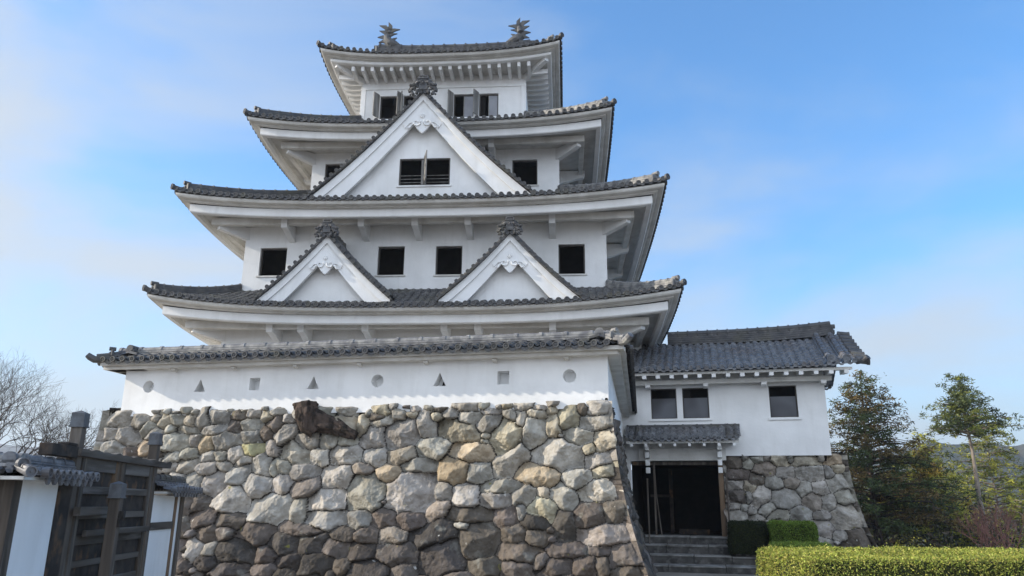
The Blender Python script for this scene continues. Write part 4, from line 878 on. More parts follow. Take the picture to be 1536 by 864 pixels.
m = MB(); X0 = 7.1
def lerp_path(pts, n): 
    out = []
    for i in range(n+1):
        t = i/n*(len(pts)-1); k = min(int(t), len(pts)-2); w = t-k; out.append(tuple(pts[k][j]*(1-w)+pts[k+1][j]*w for j in range(len(pts[0]))))
    return out
def rp(pts, n, *a):
    q = lerp_path(pts, n); rough_tube(m, [p[:3] for p in q], [p[3] for p in q], 22, *a)
rp([(-6.75+X0, .0, 3.25, .24), (-6.92+X0, -.06, 3.42, .28), (-7.02+X0, -.10, 3.60, .26), (-7.06+X0, -.10, 3.74, .24), (-7.08+X0, -.10, 3.88, .24)], 18, 3.1, .40)
m.build('trunk', BARK, stump, smooth=True)
m = MB(); rp([(-7.0+X0, -.05, 3.48, .24), (-6.7+X0, -.06, 3.46, .20), (-6.35+X0, -.04, 3.36, .17), (-6.05+X0, -.03, 3.22, .13), (-5.8+X0, -.04, 3.10, .08)], 24, 7.7, .5); m.build('root', BARK, stump, smooth=True)

# ================================================================ GATE TURRET
tur = thing('gate_turret', 'low white plastered turret with a grey tiled roof over the dark castle entrance', 'turret', (TO[0], TO[1], .4), -a14)
TW = lambda x, y, z: (x, y, z)
WT = [(-1.24, -.31, 4.72, 5.82), (-.10, .83, 4.72, 5.82), (2.92, 3.86, 4.70, 5.82)]
m = MB(); wall_panel(m, -3.4, 1.18, 3.22, 6.32, WT[:2], TW); wall_panel(m, 1.18, 4.80, 3.38, 6.32, WT[2:], TW)
wall_panel(m, 0, 3.9, 3.38, 6.32, [], lambda x, y, z: (4.80-y, x, z)); wall_panel(m, -3.4, -2.05, .3, 3.22, [], TW)
m.add([(-3.4, 3.9, 3.3), (4.8, 3.9, 3.3), (4.8, 3.9, 6.3), (-3.4, 3.9, 6.3)], [(0, 3, 2, 1)])
m.add([(-2.05, 0, 3.22), (1.18, 0, 3.22), (1.18, .35, 3.22), (-2.05, .35, 3.22)], [(0, 3, 2, 1)])
m.build('wall', PLASTER, tur)
m = MB(); gz = lambda y: 6.32+(7.78-6.32)*(y+.4)/(1.95+.4)      # gable end triangle
m.prism([(0, 6.30), (3.9, 6.30), (1.95, 7.70)], lambda a, b, c: (4.80-c, a, b), .12); m.build('end_gable', PLASTER, tur)
for a, b, c, d in WT:
    wd = recess(TW, a, b, c, d, depth=.18, deep=1.0).build('window', DARK, tur)
    window_frame_mb(TW, a, b, c, d, w=.035, y0=.08, y1=.13).build('window_frame', FRAME, wd)
    g = MB(); g.box(a+.04, b-.04, .135, .15, c+.02, c+.75, TW); g.build('screen', SCREEN, wd)
m = MB(); m.box(-1.32, .91, -.06, -.004, 4.63, 4.71); m.box(2.84, 3.94, -.06, -.004, 4.61, 4.69); m.build('sill', PLASTER, tur)
# main roof: both slopes, verge ridges, top ridge
m = MB(); zf = lambda t: 6.27+(7.80-6.27)*t-.07*math.sin(math.pi*t)
for sg in (-1, 1):
    def fn(x, t, sg=sg): 
        y = 1.95+sg*3.05*(1-t); xx = x if sg < 0 else 2.5-x
        return (xx, y, zf(t)+.05+.10*max(0, (xx-3)/2.9)**2.5)
    a, b = (-3.4, 5.85) if sg < 0 else (-3.35, 5.9)
    tile_slope(m, fn, a, b, sp=.27, rows=11, rad=.06)
rf = m.build('roof', TILE_BLUE, tur)
m = MB(); ridge_run(m, [(-.60+6.1*i/16, 1.95, 7.80+.16*(i/16)**4) for i in range(17)], w=.36, h=.42, layers=5, seg=.26)
onigawara(m, lambda a, b, c: (5.52+c, 1.95+a, 7.98+b), 1.0); m.build('ridge', TILE, rf)
for xx in (4.95, 5.45):
    m = MB(); ridge_run(m, [(xx, 1.95-3.0*(1-t)*.97, zf(t)+.10) for t in np.linspace(.98, .02, 10)], w=.30, h=.12, layers=1, seg=.3)
    disc(m, (xx, 1.95-2.98, zf(0)+.27), (0, -1, 0), .14); m.build('verge_ridge', TILE_BLUE, rf)
m = MB()       # tiles capping the verge, end on
for i in range(9):
    t = i/8; y = 1.95-3.0*(1-t); z = zf(t)+.08
    m.tube([(5.72, y, z+.12), (6.10, y, z+.06)], .12, n=9); disc(m, (6.08, y, z+.06), (1, 0, 0), .135)
m.tube([(5.75, -1.0, 6.42), (5.9, -1.12, 6.42), (6.02, -1.22, 6.46), (6.08, -1.28, 6.52)], [.10, .10, .10, .10], n=9)
m.build('verge_tiles', TILE, rf)
# eave: rafters, beam, soffit, brackets
ev = MB(); ev.hexa([(-3.4, -.98, 6.16), (5.6, -.98, 6.16), (5.6, 0, 6.29), (-3.4, 0, 6.29), (-3.4, -.98, 6.25), (5.6, -.98, 6.25), (5.6, 0, 6.42), (-3.4, 0, 6.42)])
ev = ev.build('eave', PLASTER_OLD, tur)
x = -2.35
while x < 5.45:
    m = MB(); m.hexa([(x-.07, -1.0, 6.04), (x+.07, -1.0, 6.04), (x+.07, -.005, 6.14), (x-.07, -.005, 6.14), (x-.07, -1.0, 6.155), (x+.07, -1.0, 6.155), (x+.07, -.005, 6.285), (x-.07, -.005, 6.285)]); m.build('rafter', PLASTER, ev); x += .485
m = MB(); m.box(-3.4, 5.0, -.42, -.26, 5.90, 6.06); m.build('eave_beam', PLASTER_OLD, ev)
for x in (-1.3, .75, 2.75, 4.72):
    m = MB(); m.prism([(-.003, 5.86), (-.003, 6.02), (-.52, 6.02-.13+.01), (-.52, 5.80), (-.3, 5.74)][::-1], lambda a, b, c, x=x: (x-.09+c, a, b), .18); m.build('bracket', PLASTER, ev, bevel=.01)
# canopy over the door
m = MB(); cz = lambda t: 3.86+.52*t-.03*math.sin(math.pi*t)
tile_slope(m, lambda x, t: (x, -.95*(1-t)-.02, cz(t)+.04+.06*abs((x+.15)/2)**4), -2.15, 1.82, sp=.24, rows=5, rad=.045)
cp = m.build('canopy_roof', TILE_BLUE, tur)
m = MB(); ridge_run(m, [(-2.15+3.97*i/8, -.07, 4.36) for i in range(9)], w=.16, h=.07, layers=1, seg=.5)
for xx in (-1.75, 1.42, 1.68): ridge_run(m, [(xx, -.95*(1-t), cz(t)+.06) for t in (.9, .6, .3, .03)], w=.18, h=.05, layers=1); disc(m, (xx, -.95, cz(0)+.13), (0, -1, 0), .085)
m.build('canopy_ridge', TILE, cp)
m = MB(); m.hexa([(-2.1, -.86, 3.77), (1.75, -.86, 3.77), (1.75, -.005, 3.90), (-2.1, -.005, 3.90), (-2.1, -.86, 3.85), (1.75, -.86, 3.85), (1.75, -.005, 4.2), (-2.1, -.005, 4.2)]); m.build('canopy_soffit', PLASTER_OLD, cp)
for i in range(8):
    x = -1.92+i*.50; m = MB(); m.hexa([(x-.045, -.90, 3.67), (x+.045, -.90, 3.67), (x+.045, -.01, 3.78), (x-.045, -.01, 3.78), (x-.045, -.90, 3.765), (x+.045, -.90, 3.765), (x+.045, -.01, 3.895), (x-.045, -.01, 3.895)]); m.build('rafter', PLASTER, cp)
m = MB(); m.box(-1.75, 1.30, -.16, -.004, 3.22, 3.64); m.build('lintel', PLASTER_OLD, tur)
for x in (-1.42, 1.08):
    m = MB()
    for k in range(4): m.box(x-.075, x+.075, -.62+.11*k, -.165, 3.60-.2*(k+1)-.06*k+.16, 3.60-.2*k-.06*k+.16)
    m.build('door_bracket', PLASTER, tur, bevel=.015)
m = MB(); m.box(-1.26, -1.20, .02, .08, .62, 3.20); m.box(1.00, 1.17, -.02, .2, .62, 3.20); m.box(-2.0, 1.00, .08, .2, 3.08, 3.20); m.build('door_frame', WOOD, tur)
m = MB(); x0, x1, y0, y1, z0, z1 = -2.04, 1.16, .25, 5.0, .66, 3.21
m.add([(x0, y0, z0), (x1, y0, z0), (x1, y1, z0), (x0, y1, z0), (x0, y0, z1), (x1, y0, z1), (x1, y1, z1), (x0, y1, z1)], [(0, 1, 2, 3), (4, 7, 6, 5), (0, 3, 7, 4), (1, 5, 6, 2), (3, 2, 6, 7)]); m.build('passage', DARK, tur)
m = MB()
m.box(-.86, -.72, 2.9, 3.1, .67, 3.1); m.box(-1.6, -.86, 3.0, 3.08, 2.0, 2.1); m.box(-.5, .6, 1.6, 2.0, .67, .84); m.build('passage_timbers', WOOD_RUST, tur)
for x, yy, z0, z1 in ((-1.22, -.02, .62, 3.0), (1.22, -.62, .35, 2.75)):
    pass
hp = [(-1.42, -.85, .38, 2.55, 'slim grey handrail post standing on the steps left of the dark doorway'), (1.25, -.80, .38, 2.75, 'slim grey post standing beside the dark hedge right of the doorway')]
for x, y, z0, z1, lb in hp:
    wx, wy = TO[0]+x*math.cos(a14)+y*math.sin(a14), TO[1]-x*math.sin(a14)+y*math.cos(a14)
    t_ = thing('handrail_post', lb, 'post', (wx, wy, z0), -a14); m = MB(); m.tube([(0, 0, z0), (0, 0, z1)], .03, n=10); m.build('pole', WOOD, t_)
    m = MB(); m.ball((0, 0, z1), (.04, .04, .03)); m.build('cap', WOOD, t_)
# a leaning pole inside the left jamb
t_ = thing('leaning_pole', 'long thin pale pole leaning inside the left side of the dark doorway', 'pole', (TO[0]-1.12*math.cos(a14), TO[1]+1.12*math.sin(a14), .66), -a14)
m = MB(); m.tube([(.08, -.05, .67), (-.06, .05, 2.0), (-.10, .1, 3.0)], .022, n=8); m.build('shaft', WOOD, t_)

# steps
CUT_DARK = mat('step_riser_stone', (.10, .095, .088), .9, (.05, .048, .045), 3, bump=.02, bscale=14, extra=[dict(color=(.17, .165, .155), scale=5, lo=.53, hi=.66, amount=.6)])
stp = thing('stone_steps', 'worn grey stone steps climbing to the dark doorway', 'steps', (TO[0], TO[1], -1.2), -a14)
for i, (yf, z) in enumerate(((-.40, .66), (-1.10, .40), (-1.85, .12), (-2.65, -.14), (-3.5, -.40))):
    x = -2.1; r = random.Random(i)
    m = MB(); tr_ = MB()
    xe = 1.35 if i < 2 else 4.3
    while x < xe-.1:
        L = r.uniform(1.1, 2.2); jz, jy = r.uniform(-.015, .015), r.uniform(-.03, .03)
        yb = yf+(.95 if i else 1.2)
        m.box(x, min(x+L, xe)-.012, yf+jy, yb, z-.9, z+jz-.05); tr_.box(x+.004, min(x+L, xe)-.016, yf+jy-.02, yb, z+jz-.048, z+jz); x += L
    so = m.build('step', CUT_DARK, stp, bevel=.01); tr_.build('tread', CUT, so, bevel=.012)
# ================================================================ WOODEN GATE AND SMALL WALLS (LEFT FOREGROUND)
gd = Vector((-.1, 1.0)).normalized(); grot = math.atan2(gd.y, gd.x); GX, GY = -5.56, 10.0
def gw(x, y): return (GX+gd.x*x-gd.y*y, GY+gd.y*x+gd.x*y)      # gate frame -> world
gate = thing('wooden_gate', 'weathered dark timber gate with two panelled leaves between capped posts', 'gate', (GX, GY, 0), grot)
def post(parent, x, y, w, z0, z1, m_, cap=True, name='post', lean=(0, 0)):
    m = MB(); h = w/2; T = lambda a, b, c: (a+lean[0]*(c-z0), b+lean[1]*(c-z0), c)
    m.box(x-h, x+h, y-h, y+h, z0, z1, T); p = m.build(name, m_, parent, bevel=.008)
    if cap:
        m = MB(); k = h+.012; m.box(x-k, x+k, y-k, y+k, z1-.15, z1+.012, T); k2 = h+.022; m.box(x-k2, x+k2, y-k2, y+k2, z1-.17, z1-.15, T)
        m.add([T(x-k, y-k, z1+.012), T(x+k, y-k, z1+.012), T(x+k, y+k, z1+.012), T(x-k, y+k, z1+.012), T(x, y, z1+.05)], [(0, 1, 4), (1, 2, 4), (2, 3, 4), (3, 0, 4)])
        m.build('post_cap', CAPM, p)
    return p
post(gate, 0, 0, .14, -.05, 2.70, WOOD); post(gate, 2.85, 0, .14, -.05, 2.69, WOOD)
m = MB(); A = []
n = 26
for i in range(n+1):
    x = -.10+3.5*i/n; j = .02*math.sin(i*2.3)+.015*math.sin(i*5.1)
    A.append([(x, -.12, 2.17), (x, -.13-.01*math.sin(i), 2.26+j*.5), (x, .13, 2.26+j*.4), (x, .12, 2.17)])
A = np.array(A); m.grid(A, wrap=True); m.add(A[0].tolist(), [(0, 3, 2, 1)]); m.add(A[-1].tolist(), [(0, 1, 2, 3)]); m.build('lintel_beam', WOOD_H, gate)
m = MB(); m.box(-.78, -.084, -.08, .08, 2.14, 2.28); m.box(-.36, -.1, -.07, .07, 2.283, 2.32); m.build('beam_end', WOOD_RUST, gate, bevel=.01)
def leaf(x0, x1):
    lf = MB(); lf.box(x0+.02, x1-.02, -.02, .01, .12, 2.12); L = lf.build('gate_leaf', WOOD_RUST, gate)
    for a, b in ((x0, x0+.13), (x1-.13, x1)):
        m = MB(); m.box(a, b, -.07, -.022, .08, 2.16); m.build('stile', WOOD, L, bevel=.006)
    for zc, h in ((2.08, .16), (1.76, .10), (1.44, .09), (1.13, .12), (.84, .08), (.55, .10), (.20, .14)):
        m = MB(); m.box(x0+.131, x1-.131, -.062, -.023, zc-h/2, zc+h/2); m.build('rail', WOOD_H, L, bevel=.006)
leaf(.12, 1.36); leaf(1.46, 2.72)
m = MB(); m.box(1.37, 1.45, -.09, .02, .05, 2.16); m.build('meeting_stile', WOOD, gate)
m = MB(); m.box(-.05, .95, -.20, -.11, 1.44, 1.55); m.build('lock_bar', WOOD_H, gate, bevel=.008)
m = MB(); m.box(.3, 2.6, -.17, -.112, 1.18, 1.26); m.build('cross_rail', WOOD_H, gate, bevel=.008)
bx, by = gw(.45, -.42)
brace = thing('gate_support_post', 'short weathered post with a grey cap standing in front of the wooden gate', 'post', (bx, by, 0), grot)
post(brace, 0, 0, .135, -.05, 1.83, WOOD)
m = MB(); m.box(-.04, .04, -.13, -.07, 1.40, 1.50); m.box(-.06, .06, -.10, -.07, 1.30, 1.40); m.build('tenon', WOOD_RUST, brace, bevel=.006)

# left roadside wall: returns at a corner and runs out of the picture
wl = thing('tiled_wall', 'low white wall with dark timber posts and blue-grey tiled roof turning a corner left of the gate', 'wall', (GX, GY, 0), grot)
CX = -1.42
m = MB(); m.box(CX+.08, -.45, -.07, .07, 0, 1.84); m.build('wall', PLASTER, wl)
# second leg heads away to the left of the camera
m = MB(); m.box(CX-.06, CX+.06, .08, 5.5, 0, 1.84); m.build('wall', PLASTER, wl)
m = MB(); m.box(CX-.085, CX+.085, -.085, .085, 0, 1.86); m.build('corner_post', WOOD, wl, bevel=.006)
m = MB(); m.box(-.46, -.12, -.09, .09, 0, 1.86); m.build('end_post', WOOD_RUST, wl, bevel=.008)
rr = wall_roof(wl, (CX, 0), (-.14, 0), (0, -1), .33, 1.87, 1.97, .155, .04, .18, .09, 3, TILE_BLUE, ext=(.16, .10), moulding=False, seg=.26)
wall_roof(wl, (CX, 5.5), (CX, .05), (-1, 0), .33, 1.87, 1.97, .155, .04, .18, .09, 3, TILE_BLUE, ext=(0, .16), moulding=False, capmat=TILE_PALE, seg=.26)
m = MB(); m.box(CX-.28, -.10, -.26, .26, 1.83, 1.865); m.box(CX-.26, CX+.26, .265, 5.4, 1.83, 1.865); m.build('roof_board', PLASTER_OLD, wl)
m = MB(); ridge_run(m, [(CX, 0, 1.97), (CX-.24, -.24, 1.90), (CX-.32, -.32, 1.88)], w=.11, h=.05, layers=1, seg=.2); disc(m, (CX-.33, -.33, 1.91), (-1, -1, 0), .06); disc(m, (CX-.16, -.16, 2.0), (-1, -1, 0), .065); m.build('corner_ridge', TILE_BLUE, rr)
wr = thing('tiled_wall', 'short white wall panel with timber rails and small tiled roof between the gate and the rampart', 'wall', (GX+gd.x*2.9, GY+gd.y*2.9, 0), grot)
m = MB(); m.box(0, 1.42, -.06, .06, 0, 1.73); m.build('wall', PLASTER, wr)
for x, w_ in ((1.50, .17), (1.16, .08)):
    m = MB(); m.box(x-w_/2, x+w_/2, -.09, .09, 0, 1.75); m.build('post', WOOD, wr, bevel=.006)
for zz in (1.24, .18):
    m = MB(); m.box(.0, 1.11, -.085, -.062, zz-.06, zz+.06); m.build('rail', WOOD_H, wr)
wall_roof(wr, (-.05, 0), (1.55, 0), (0, -1), .33, 1.79, 1.93, .155, .04, .18, .08, 3, TILE_BLUE, ext=(.0, .12), moulding=False, capmat=TILE, seg=.26)
m = MB(); m.box(-.0, 1.62, -.26, .26, 1.752, 1.785); m.build('roof_board', PLASTER_OLD, wr)

# ================================================================ GROUND, HILLS
def gz(x, y):
    d = math.hypot(x, y-18); z = -.35*min(1, max(0, (y-14)/8))
    if d > 36: z -= min((d-36)*.45, 60)
    return z
n = 90; xs = np.concatenate([-np.geomspace(4000, 3, n//2), np.geomspace(3, 4000, n//2)]); A = np.zeros((n, n, 3))
for i, y in enumerate(xs):
    for j, x in enumerate(xs): A[i, j] = (x, y+15, gz(x, y+15))
m = MB(); m.grid(A); struct(m.build('ground', GROUND, smooth=True))
def hill(name, pts, dep, zb, seed, amp):
    m = MB(); nU = 260; nV = 26; A = np.zeros((nV, nU, 3))
    for j in range(nU):
        t = j/(nU-1)*(len(pts)-1); k = min(int(t), len(pts)-2); w = t-k; w = w*w*(3-2*w); a, b = pts[k], pts[k+1]; x, y, z = (a[i]*(1-w)+b[i]*w for i in range(3))
        for i in range(nV):
            v = i/(nV-1)*2-1; yy = y+v*dep; zz = zb+(z-zb)*math.cos(v*math.pi/2)**1.2
            nn = mnoise.fractal(Vector((x*.012, yy*.012, seed)), .9, 2, 4)*amp*3+mnoise.fractal(Vector((x*.12, yy*.12, seed+5)), .8, 2, 3)*amp
            A[i, j] = (x, yy, zz+nn)
    m.grid(A); return struct(m.build(name, HILL, smooth=False))
hill('hills', [(-300, 620, 30), (-100, 620, 30), (60, 600, 10), (200, 560, 22), (270, 540, 40), (330, 520, 48), (420, 500, 52), (520, 460, 58), (700, 420, 66)], 170, -70, 3.3, 2.2)
hill('hills', [(-1800, 1500, 60), (-900, 1600, 110), (-200, 1700, 90), (300, 1700, 80), (800, 1600, 120), (1500, 1400, 130), (2200, 1100, 100)], 350, -70, 8.3, 4)

# ================================================================ FOLIAGE
def leaf_quads(C, size, aspect, seed, nbias=(0, 0, 0), flat=0.0):
    """C (n,3) centres -> small folded leaf faces with random orientation"""
    r = np.random.default_rng(seed); n = len(C); d = r.normal(size=(n, 3)); d[:, 2] *= (1-flat); d /= np.linalg.norm(d, axis=1)[:, None]
    e = r.normal(size=(n, 3))+np.array(nbias); e -= (e*d).sum(1)[:, None]*d; e /= np.linalg.norm(e, axis=1)[:, None]
    s = size*r.uniform(.6, 1.35, n)[:, None]; a, b = d*s, e*s*aspect
    V = np.stack([C-a, C-b*.8, C+a, C+b*.8], 1).reshape(-1, 3); F4 = np.arange(4*n).reshape(n, 4); return V, F4
def col_rand(n, base, var, seed):
    r = np.random.default_rng(seed); b = np.array(base); k = r.uniform(1-var, 1+var, n)[:, None]; c = b*k*(1+r.normal(0, .06, (n, 3))); return np.repeat(np.clip(c, .003, 1), 4, axis=0)
def hedge(label, x0, x1, y0, y1, z0, z1, rz, n, size, base, seed, alt=None, group='clipped hedges by the steps', center=None):
    cx, cy = center or ((x0+x1)/2, (y0+y1)/2)
    t = thing('clipped_hedge', label, 'hedge', (cx, cy, z0), rz, group); hx, hy = (x1-x0)/2, (y1-y0)/2
    rr = .13
    # solid twiggy core
    m = MB(); k = .05
    m.box(-hx+k, hx-k, -hy+k, hy-k, z0, z1-k); m.build('branches', HEDGE_CORE, t, bevel=.08)
    r = np.random.default_rng(seed); H = z1-z0
    areas = np.array([4*hx*hy, 2*hx*H, 2*hx*H*.4, 2*hy*H, 2*hy*H]); w = areas/areas.sum(); f = r.choice(5, n, p=w)
    u = r.uniform(-1, 1, n); v = r.uniform(-1, 1, n); P = np.zeros((n, 3)); Nn = np.zeros((n, 3))
    zm = (z0+z1)/2; hz = H/2
    for k_, (axis, sg) in enumerate(((2, 1), (1, -1), (1, 1), (0, -1), (0, 1))):
        s = f == k_
        if axis == 2: P[s] = np.stack([u[s]*hx, v[s]*hy, np.full(s.sum(), hz)], 1)
        if axis == 1: P[s] = np.stack([u[s]*hx, np.full(s.sum(), sg*hy), v[s]*hz], 1)
        if axis == 0: P[s] = np.stack([np.full(s.sum(), sg*hx), u[s]*hy, v[s]*hz], 1)
        Nn[s, axis] = sg
    # round the edges
    inner = np.array((hx-rr, hy-rr, hz-rr)); q = np.clip(P, -inner, inner); q[:, 2] = np.where(P[:, 2] < -hz+rr, P[:, 2], q[:, 2]); d = P-q; L = np.linalg.norm(d, axis=1)[:, None]; P = q+d/np.maximum(L, 1e-6)*np.minimum(L, rr)
    dirn = d/np.maximum(L, 1e-6)
    P += dirn*(r.normal(0, .02, n)[:, None]-.01+.075*np.array(fbm(P[:, 0]+P[:, 2], P[:, 1]+P[:, 2]*.7, 2.2, seed, 3))[:, None]); P[:, 2] += zm; shoot = (r.random(n) < .02) & (Nn[:, 2] > 0); P[shoot, 2] += r.exponential(.03, shoot.sum()).clip(0, .12)
    V, F4 = leaf_quads(P, size, .55, seed); c = col_rand(n, base, .35, seed+1)
    if alt is not None: 
        mk = np.repeat(r.random(n) < .25, 4); c[mk] = col_rand(n, alt, .3, seed+2)[mk]
    fast_mesh('leaves', V, F4, c, LEAF, t); return t
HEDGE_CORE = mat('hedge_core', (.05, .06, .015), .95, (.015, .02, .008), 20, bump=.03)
hedge('long bright yellow-green clipped hedge across the lower right corner', 4.60, 12.5, 12.3, 15.2, -.1, .90, 0, 120000, .019, (.26, .29, .05), 21, alt=(.40, .38, .10))
tr2 = MB(); tr2.box(1.37, 6.0, -1.80, -.3, -1.0, .215, lambda x, y, z: (TO[0]+x*math.cos(a14)+y*math.sin(a14), TO[1]-x*math.sin(a14)+y*math.cos(a14), z)); struct(tr2.build('terrace', CUT_DARK))
hedge('dark shaded clipped hedge cube beside the doorway steps', 0, 1.18, 0, 1.0, .20, 1.16, -.24, 14000, .026, (.022, .03, .012), 22, center=(7.72, 26.1))  # the castle wall's shade is put into the near-black leaf colour
hedge('clipped hedge block in bright green painted as if sunlit in front of the turret base', 0, 1.35, 0, 1.5, .20, 1.19, -.24, 20000, .026, (.13, .20, .03), 23, center=(8.98, 25.6))  # brighter leaf green stands in for sunlight that misses this hedge
hedge('low green clipped hedge strip just behind the long yellow-green hedge', 0, 1.55, 0, 1.3, -.4, .68, -.24, 16000, .024, (.16, .23, .035), 24, center=(8.0, 22.3))

def tube_tree(mb, segs, n=5):
    for p, q, r0, r1 in segs: mb.tube([p, q], [r0, r1], n=n, cap=False)
def conifer(label, x, y, z0, H, crown, seed, base_cols, lo=.3, leafn=26, nbr=70, size=.10, trunk_r=.2, droop=-.1, lean=(0, 0), barkm=None, sub=1.0, clump=.34, group=None, name='conifer_tree', dens=None):
    t = thing(name, label, 'tree', (x, y, z0), 0, group); r = random.Random(seed); tr = MB()
    path = [(lean[0]*(k/8)**1.5, lean[1]*(k/8), z0+H*.97*k/8) for k in range(9)]; path = [(a+.05*math.sin(k*1.7+seed), b, c) for k, (a, b, c) in enumerate(path)]
    tr.tube(path, [trunk_r*(1-.93*k/8) for k in range(9)], n=8); tr.build('trunk', barkm or BARK, t, smooth=True)
    br = MB(); P = []; Cc = []
    for i in range(nbr):
        h = lo+(1-lo)*((i+r.random())/nbr)**1.0; L = crown(h)*r.uniform(.65, 1.15); az = i*2.4+r.uniform(-.5, .5)
        if dens and r.random() > dens(h, az): continue
        k = min(int(h*8), 7); w = h*8-k; b0 = Vector(path[k])*(1-w)+Vector(path[k+1])*w if h < .97 else Vector(path[8])
        d = Vector((math.cos(az), math.sin(az), 0)); pts = [b0+d*L*s+Vector((0, 0, droop*L*s*s*1.3+.28*L*s*(1-s)+.15*s)) for s in (0, .33, .66, 1)]
        br.tube(pts, [max(.012, .045*L/2.2*(1-.8*s)) for s in (0, .33, .66, 1)], n=4, cap=False)
        nc = max(2, int(L*3.6*sub)); tone = base_cols[r.randrange(len(base_cols))]
        for j in range(nc):
            s = .22+.8*(j+r.random())/nc; kk = min(int(s*3), 2); ww = min(1.05, s*3-kk); q = pts[kk]*(1-ww)+pts[kk+1]*ww
            off = Vector((r.gauss(0, 1), r.gauss(0, 1), r.gauss(0, .45)))*clump*.75*(.4+.6*s)
            q = q+off; nl = int(leafn*r.uniform(.6, 1.3)); a = np.random.default_rng(seed*1000+i*37+j).normal(0, 1, (nl, 3))*np.array((clump*.36, clump*.36, clump*.22)); P.append(np.array(q)+a); Cc += [tone]*nl
    br.build('branches', barkm or BARK, t)
    P = np.concatenate(P); V, F4 = leaf_quads(P, size*1.1, .26, seed, flat=.3); c = np.repeat(np.array(Cc)*np.random.default_rng(seed).uniform(.6, 1.4, (len(P), 1)), 4, axis=0)
    fast_mesh('foliage', V, F4, c, LEAF, t); return t
G_DK = (.065, .085, .03); G_BR = (.17, .12, .045); G_YG = (.36, .36, .06); G_OL = (.16, .18, .04); G_OR = (.34, .22, .035)
# tall fir with a bare pale trunk, dense head and thin side boughs
def tree(label, x, y, top, crown, seed, cols, **k):
    z0 = gz(x, y)-.1; return conifer(label, x, y, z0, top-z0, crown, seed, cols, group='evergreens beyond the turret', **k)
tree('tall conifer with a straight pale trunk and dense dark head at the far right', 27.3, 46, 9.5, lambda h: (.25+2.25*min(1, (1-h)/.27)), 31, [G_DK, G_OL, (.08, .10, .03)], lo=.69, nbr=80, leafn=22, size=.115, trunk_r=.21, droop=.02, lean=(-.3, 0), barkm=BARK_PALE, clump=.38)
tree('thin yellow-green conifer spreading sparse boughs behind the pale trunk at the far right', 30.0, 49, 7.0, lambda h: 5.0*(1-.7*h), 32, [G_YG, G_YG, G_OL], lo=.26, nbr=90, leafn=22, size=.115, trunk_r=.12, droop=-.12, barkm=BARK_PALE, sub=.8, clump=.38)
tree('brown-tinged cedar rising right behind the turret wall', 19.9, 43.5, 9.1, lambda h: .6+4.2*(1-h)**.7, 33, [G_DK, G_BR, G_DK, (.10, .08, .03)], lo=.10, nbr=120, leafn=32, size=.115, trunk_r=.24, droop=-.05, clump=.46, name='cedar_tree', sub=.85)
tree('lower dark cedar with orange-tipped boughs just right of the turret base', 23.7, 45.5, 5.0, lambda h: .5+3.0*(1-h)**.6, 34, [G_DK, G_OR, G_OL, G_YG], lo=.10, nbr=70, leafn=30, size=.115, trunk_r=.16, droop=-.05, clump=.44, name='cedar_tree', sub=.85)
tree('yellow-green young conifer left of the pale trunk', 25.6, 48, 6.2, lambda h: .4+3.2*(1-h)**.7, 35, [G_YG, G_YG, G_OL], lo=.12, nbr=80, leafn=24, size=.11, trunk_r=.12, droop=-.1, clump=.38)
tree('dark bushy conifer at the right edge behind the reddish shrubs', 33.8, 51, 4.6, lambda h: .5+3.2*(1-h)**.6, 36, [G_DK, G_OL, G_YG], lo=.08, nbr=80, leafn=26, size=.12, trunk_r=.16, clump=.45)
tree('mid green conifer standing farther back between the cedar and the pale trunk', 27.0, 58, 4.2, lambda h: .5+3.0*(1-h)**.6, 37, [G_OL, G_OL, (.09, .10, .05)], lo=.08, nbr=80, leafn=26, size=.13, trunk_r=.16, clump=.48)
tree('dull olive conifer standing farther back right of the pale trunk', 35.0, 61, 4.4, lambda h: .5+3.4*(1-h)**.6, 38, [G_DK, (.09, .10, .05), G_OL], lo=.08, nbr=80, leafn=26, size=.13, trunk_r=.18, clump=.48)

# low wood and undergrowth below the trees: one mass nobody could count
r = np.random.default_rng(50); Pu = []; Cu = []
for k in range(420):
    x = r.uniform(14.5, 52); y = 40+r.uniform(0, 24)+max(0, x-30)*.3; hgt = r.uniform(.4, 2.0)+(y-36)*.09; rad = r.uniform(.6, 1.4); c = [(.05, .055, .03), (.08, .08, .045), (.09, .07, .05), (.12, .12, .045)][r.integers(4)]
    n_ = 90; th = r.normal(size=(n_, 3)); th /= np.linalg.norm(th, axis=1)[:, None]; Pu.append(np.array((x, y, gz(x, y)+hgt*.5))+th*np.array((rad, rad, hgt*.8))*r.uniform(.6, 1.05, (n_, 1))); Cu += [c]*n_
Pu = np.concatenate(Pu); V, F4 = leaf_quads(Pu, .13, .5, 51); c = np.repeat(np.array(Cu)*r.uniform(.6, 1.4, (len(Pu), 1)), 4, axis=0)
u_ = fast_mesh('undergrowth', V, F4, c, LEAF); u_['kind'] = 'stuff'

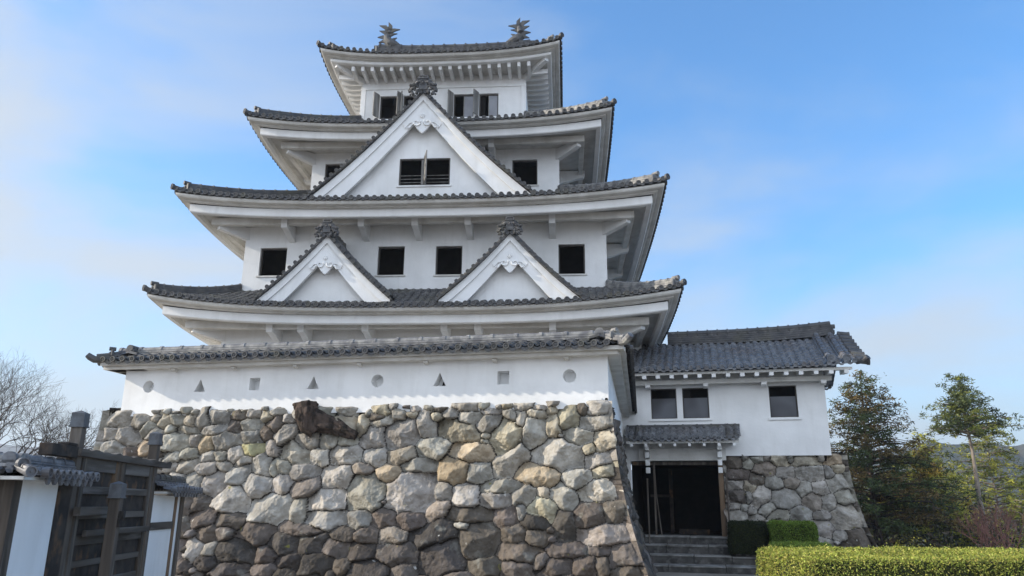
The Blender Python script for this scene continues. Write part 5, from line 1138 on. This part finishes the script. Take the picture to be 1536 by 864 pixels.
def twigs(mb, p, d, L, rad, depth, r, spread=.5, up=.15, out=None):
    if depth == 0 or rad < .003: return
    n = 3; pts = [p]; dd = d.copy()
    for k in range(n):
        dd = (dd+Vector((r.gauss(0, .24), r.gauss(0, .24), r.gauss(0, .2)+up*.2))).normalized(); pts.append(pts[-1]+dd*L/n)
    mb.tube(pts, [rad, rad*.9, rad*.78, rad*.66], n=5 if rad > .03 else 3, cap=False)
    for k in range(2 if r.random() < .55 else 3):
        a = r.uniform(.25, .8)*spread*2; ax = Vector((r.gauss(0, 1), r.gauss(0, 1), r.gauss(0, 1))).normalized(); nd = (Matrix.Rotation(a, 3, ax) @ dd)
        nd.z += up; nd.normalize(); twigs(mb, pts[-1] if k < 2 else pts[2], nd, L*r.uniform(.66, .88), rad*.62, depth-1, r, spread, up)
def bare_tree(label, x, y, z0, H, seed, rad=.16, depth=8):
    t = thing('bare_tree', label, 'tree', (x, y, z0), 0, 'bare winter trees beyond the gate wall'); r = random.Random(seed); m = MB()
    p = Vector((0, 0, z0)); pts = [p, p+Vector((.1, 0, H*.16)), p+Vector((.0, .1, H*.30))]; m.tube(pts, [rad, rad*.85, rad*.75], n=7, cap=False); m.build('trunk', BARK_GREY, t)
    m = MB()
    for k in range(6):
        a = k*1.05+r.random(); twigs(m, pts[-1 if k < 4 else 1], Vector((math.cos(a)*.75, math.sin(a)*.75, 1)).normalized(), H*.21, rad*.6, depth, r)
    m.build('branches', BARK_GREY, t)
bare_tree('leafless grey tree with fine twigs at the far left edge above the small tiled roof', -27.6, 38, -1, 10.2, 61)
bare_tree('leafless tree between the left edge and the tall gate post', -24.2, 38.5, -1, 9.0, 67)
bare_tree('slighter leafless tree peeping out just right of the tall gate post', -23.4, 44, -1.5, 7.9, 63, rad=.11)
def red_shrub(label, x, y, z0, H, seed):
    t = thing('bare_shrub', label, 'shrub', (x, y, z0), 0, 'reddish bare shrubs at the right'); r = random.Random(seed); m = MB()
    for k in range(13):
        a = r.uniform(0, 6.28); twigs(m, Vector((r.gauss(0, .1), r.gauss(0, .1), z0)), Vector((math.cos(a)*.38, math.sin(a)*.38, 1)).normalized(), H*.36, .026, 4, r, spread=.28, up=.25)
    m.build('stems', TWIG_RED, t)
red_shrub('bare reddish shrub standing just right of the pale trunk', 20.9, 35.5, -.5, 2.3, 71)
red_shrub('bare reddish shrub at the right edge of the picture', 22.3, 36.0, -.5, 2.6, 72)

# ================================================================ AIR
m = MB(); m.box(-4500, 4500, -4200, 4600, -160, 175)
hm = bpy.data.materials.new('haze'); hm.use_nodes = True; ht = hm.node_tree; ht.nodes.clear()
ho = N(ht, 'ShaderNodeOutputMaterial'); pv = N(ht, 'ShaderNodeVolumePrincipled'); pv.inputs['Color'].default_value = (.80, .86, .95, 1); pv.inputs['Density'].default_value = .0004; pv.inputs['Anisotropy'].default_value = .2
ht.links.new(pv.outputs[0], ho.inputs['Volume'])
hz = m.build('haze', hm); hz['kind'] = 'stuff'
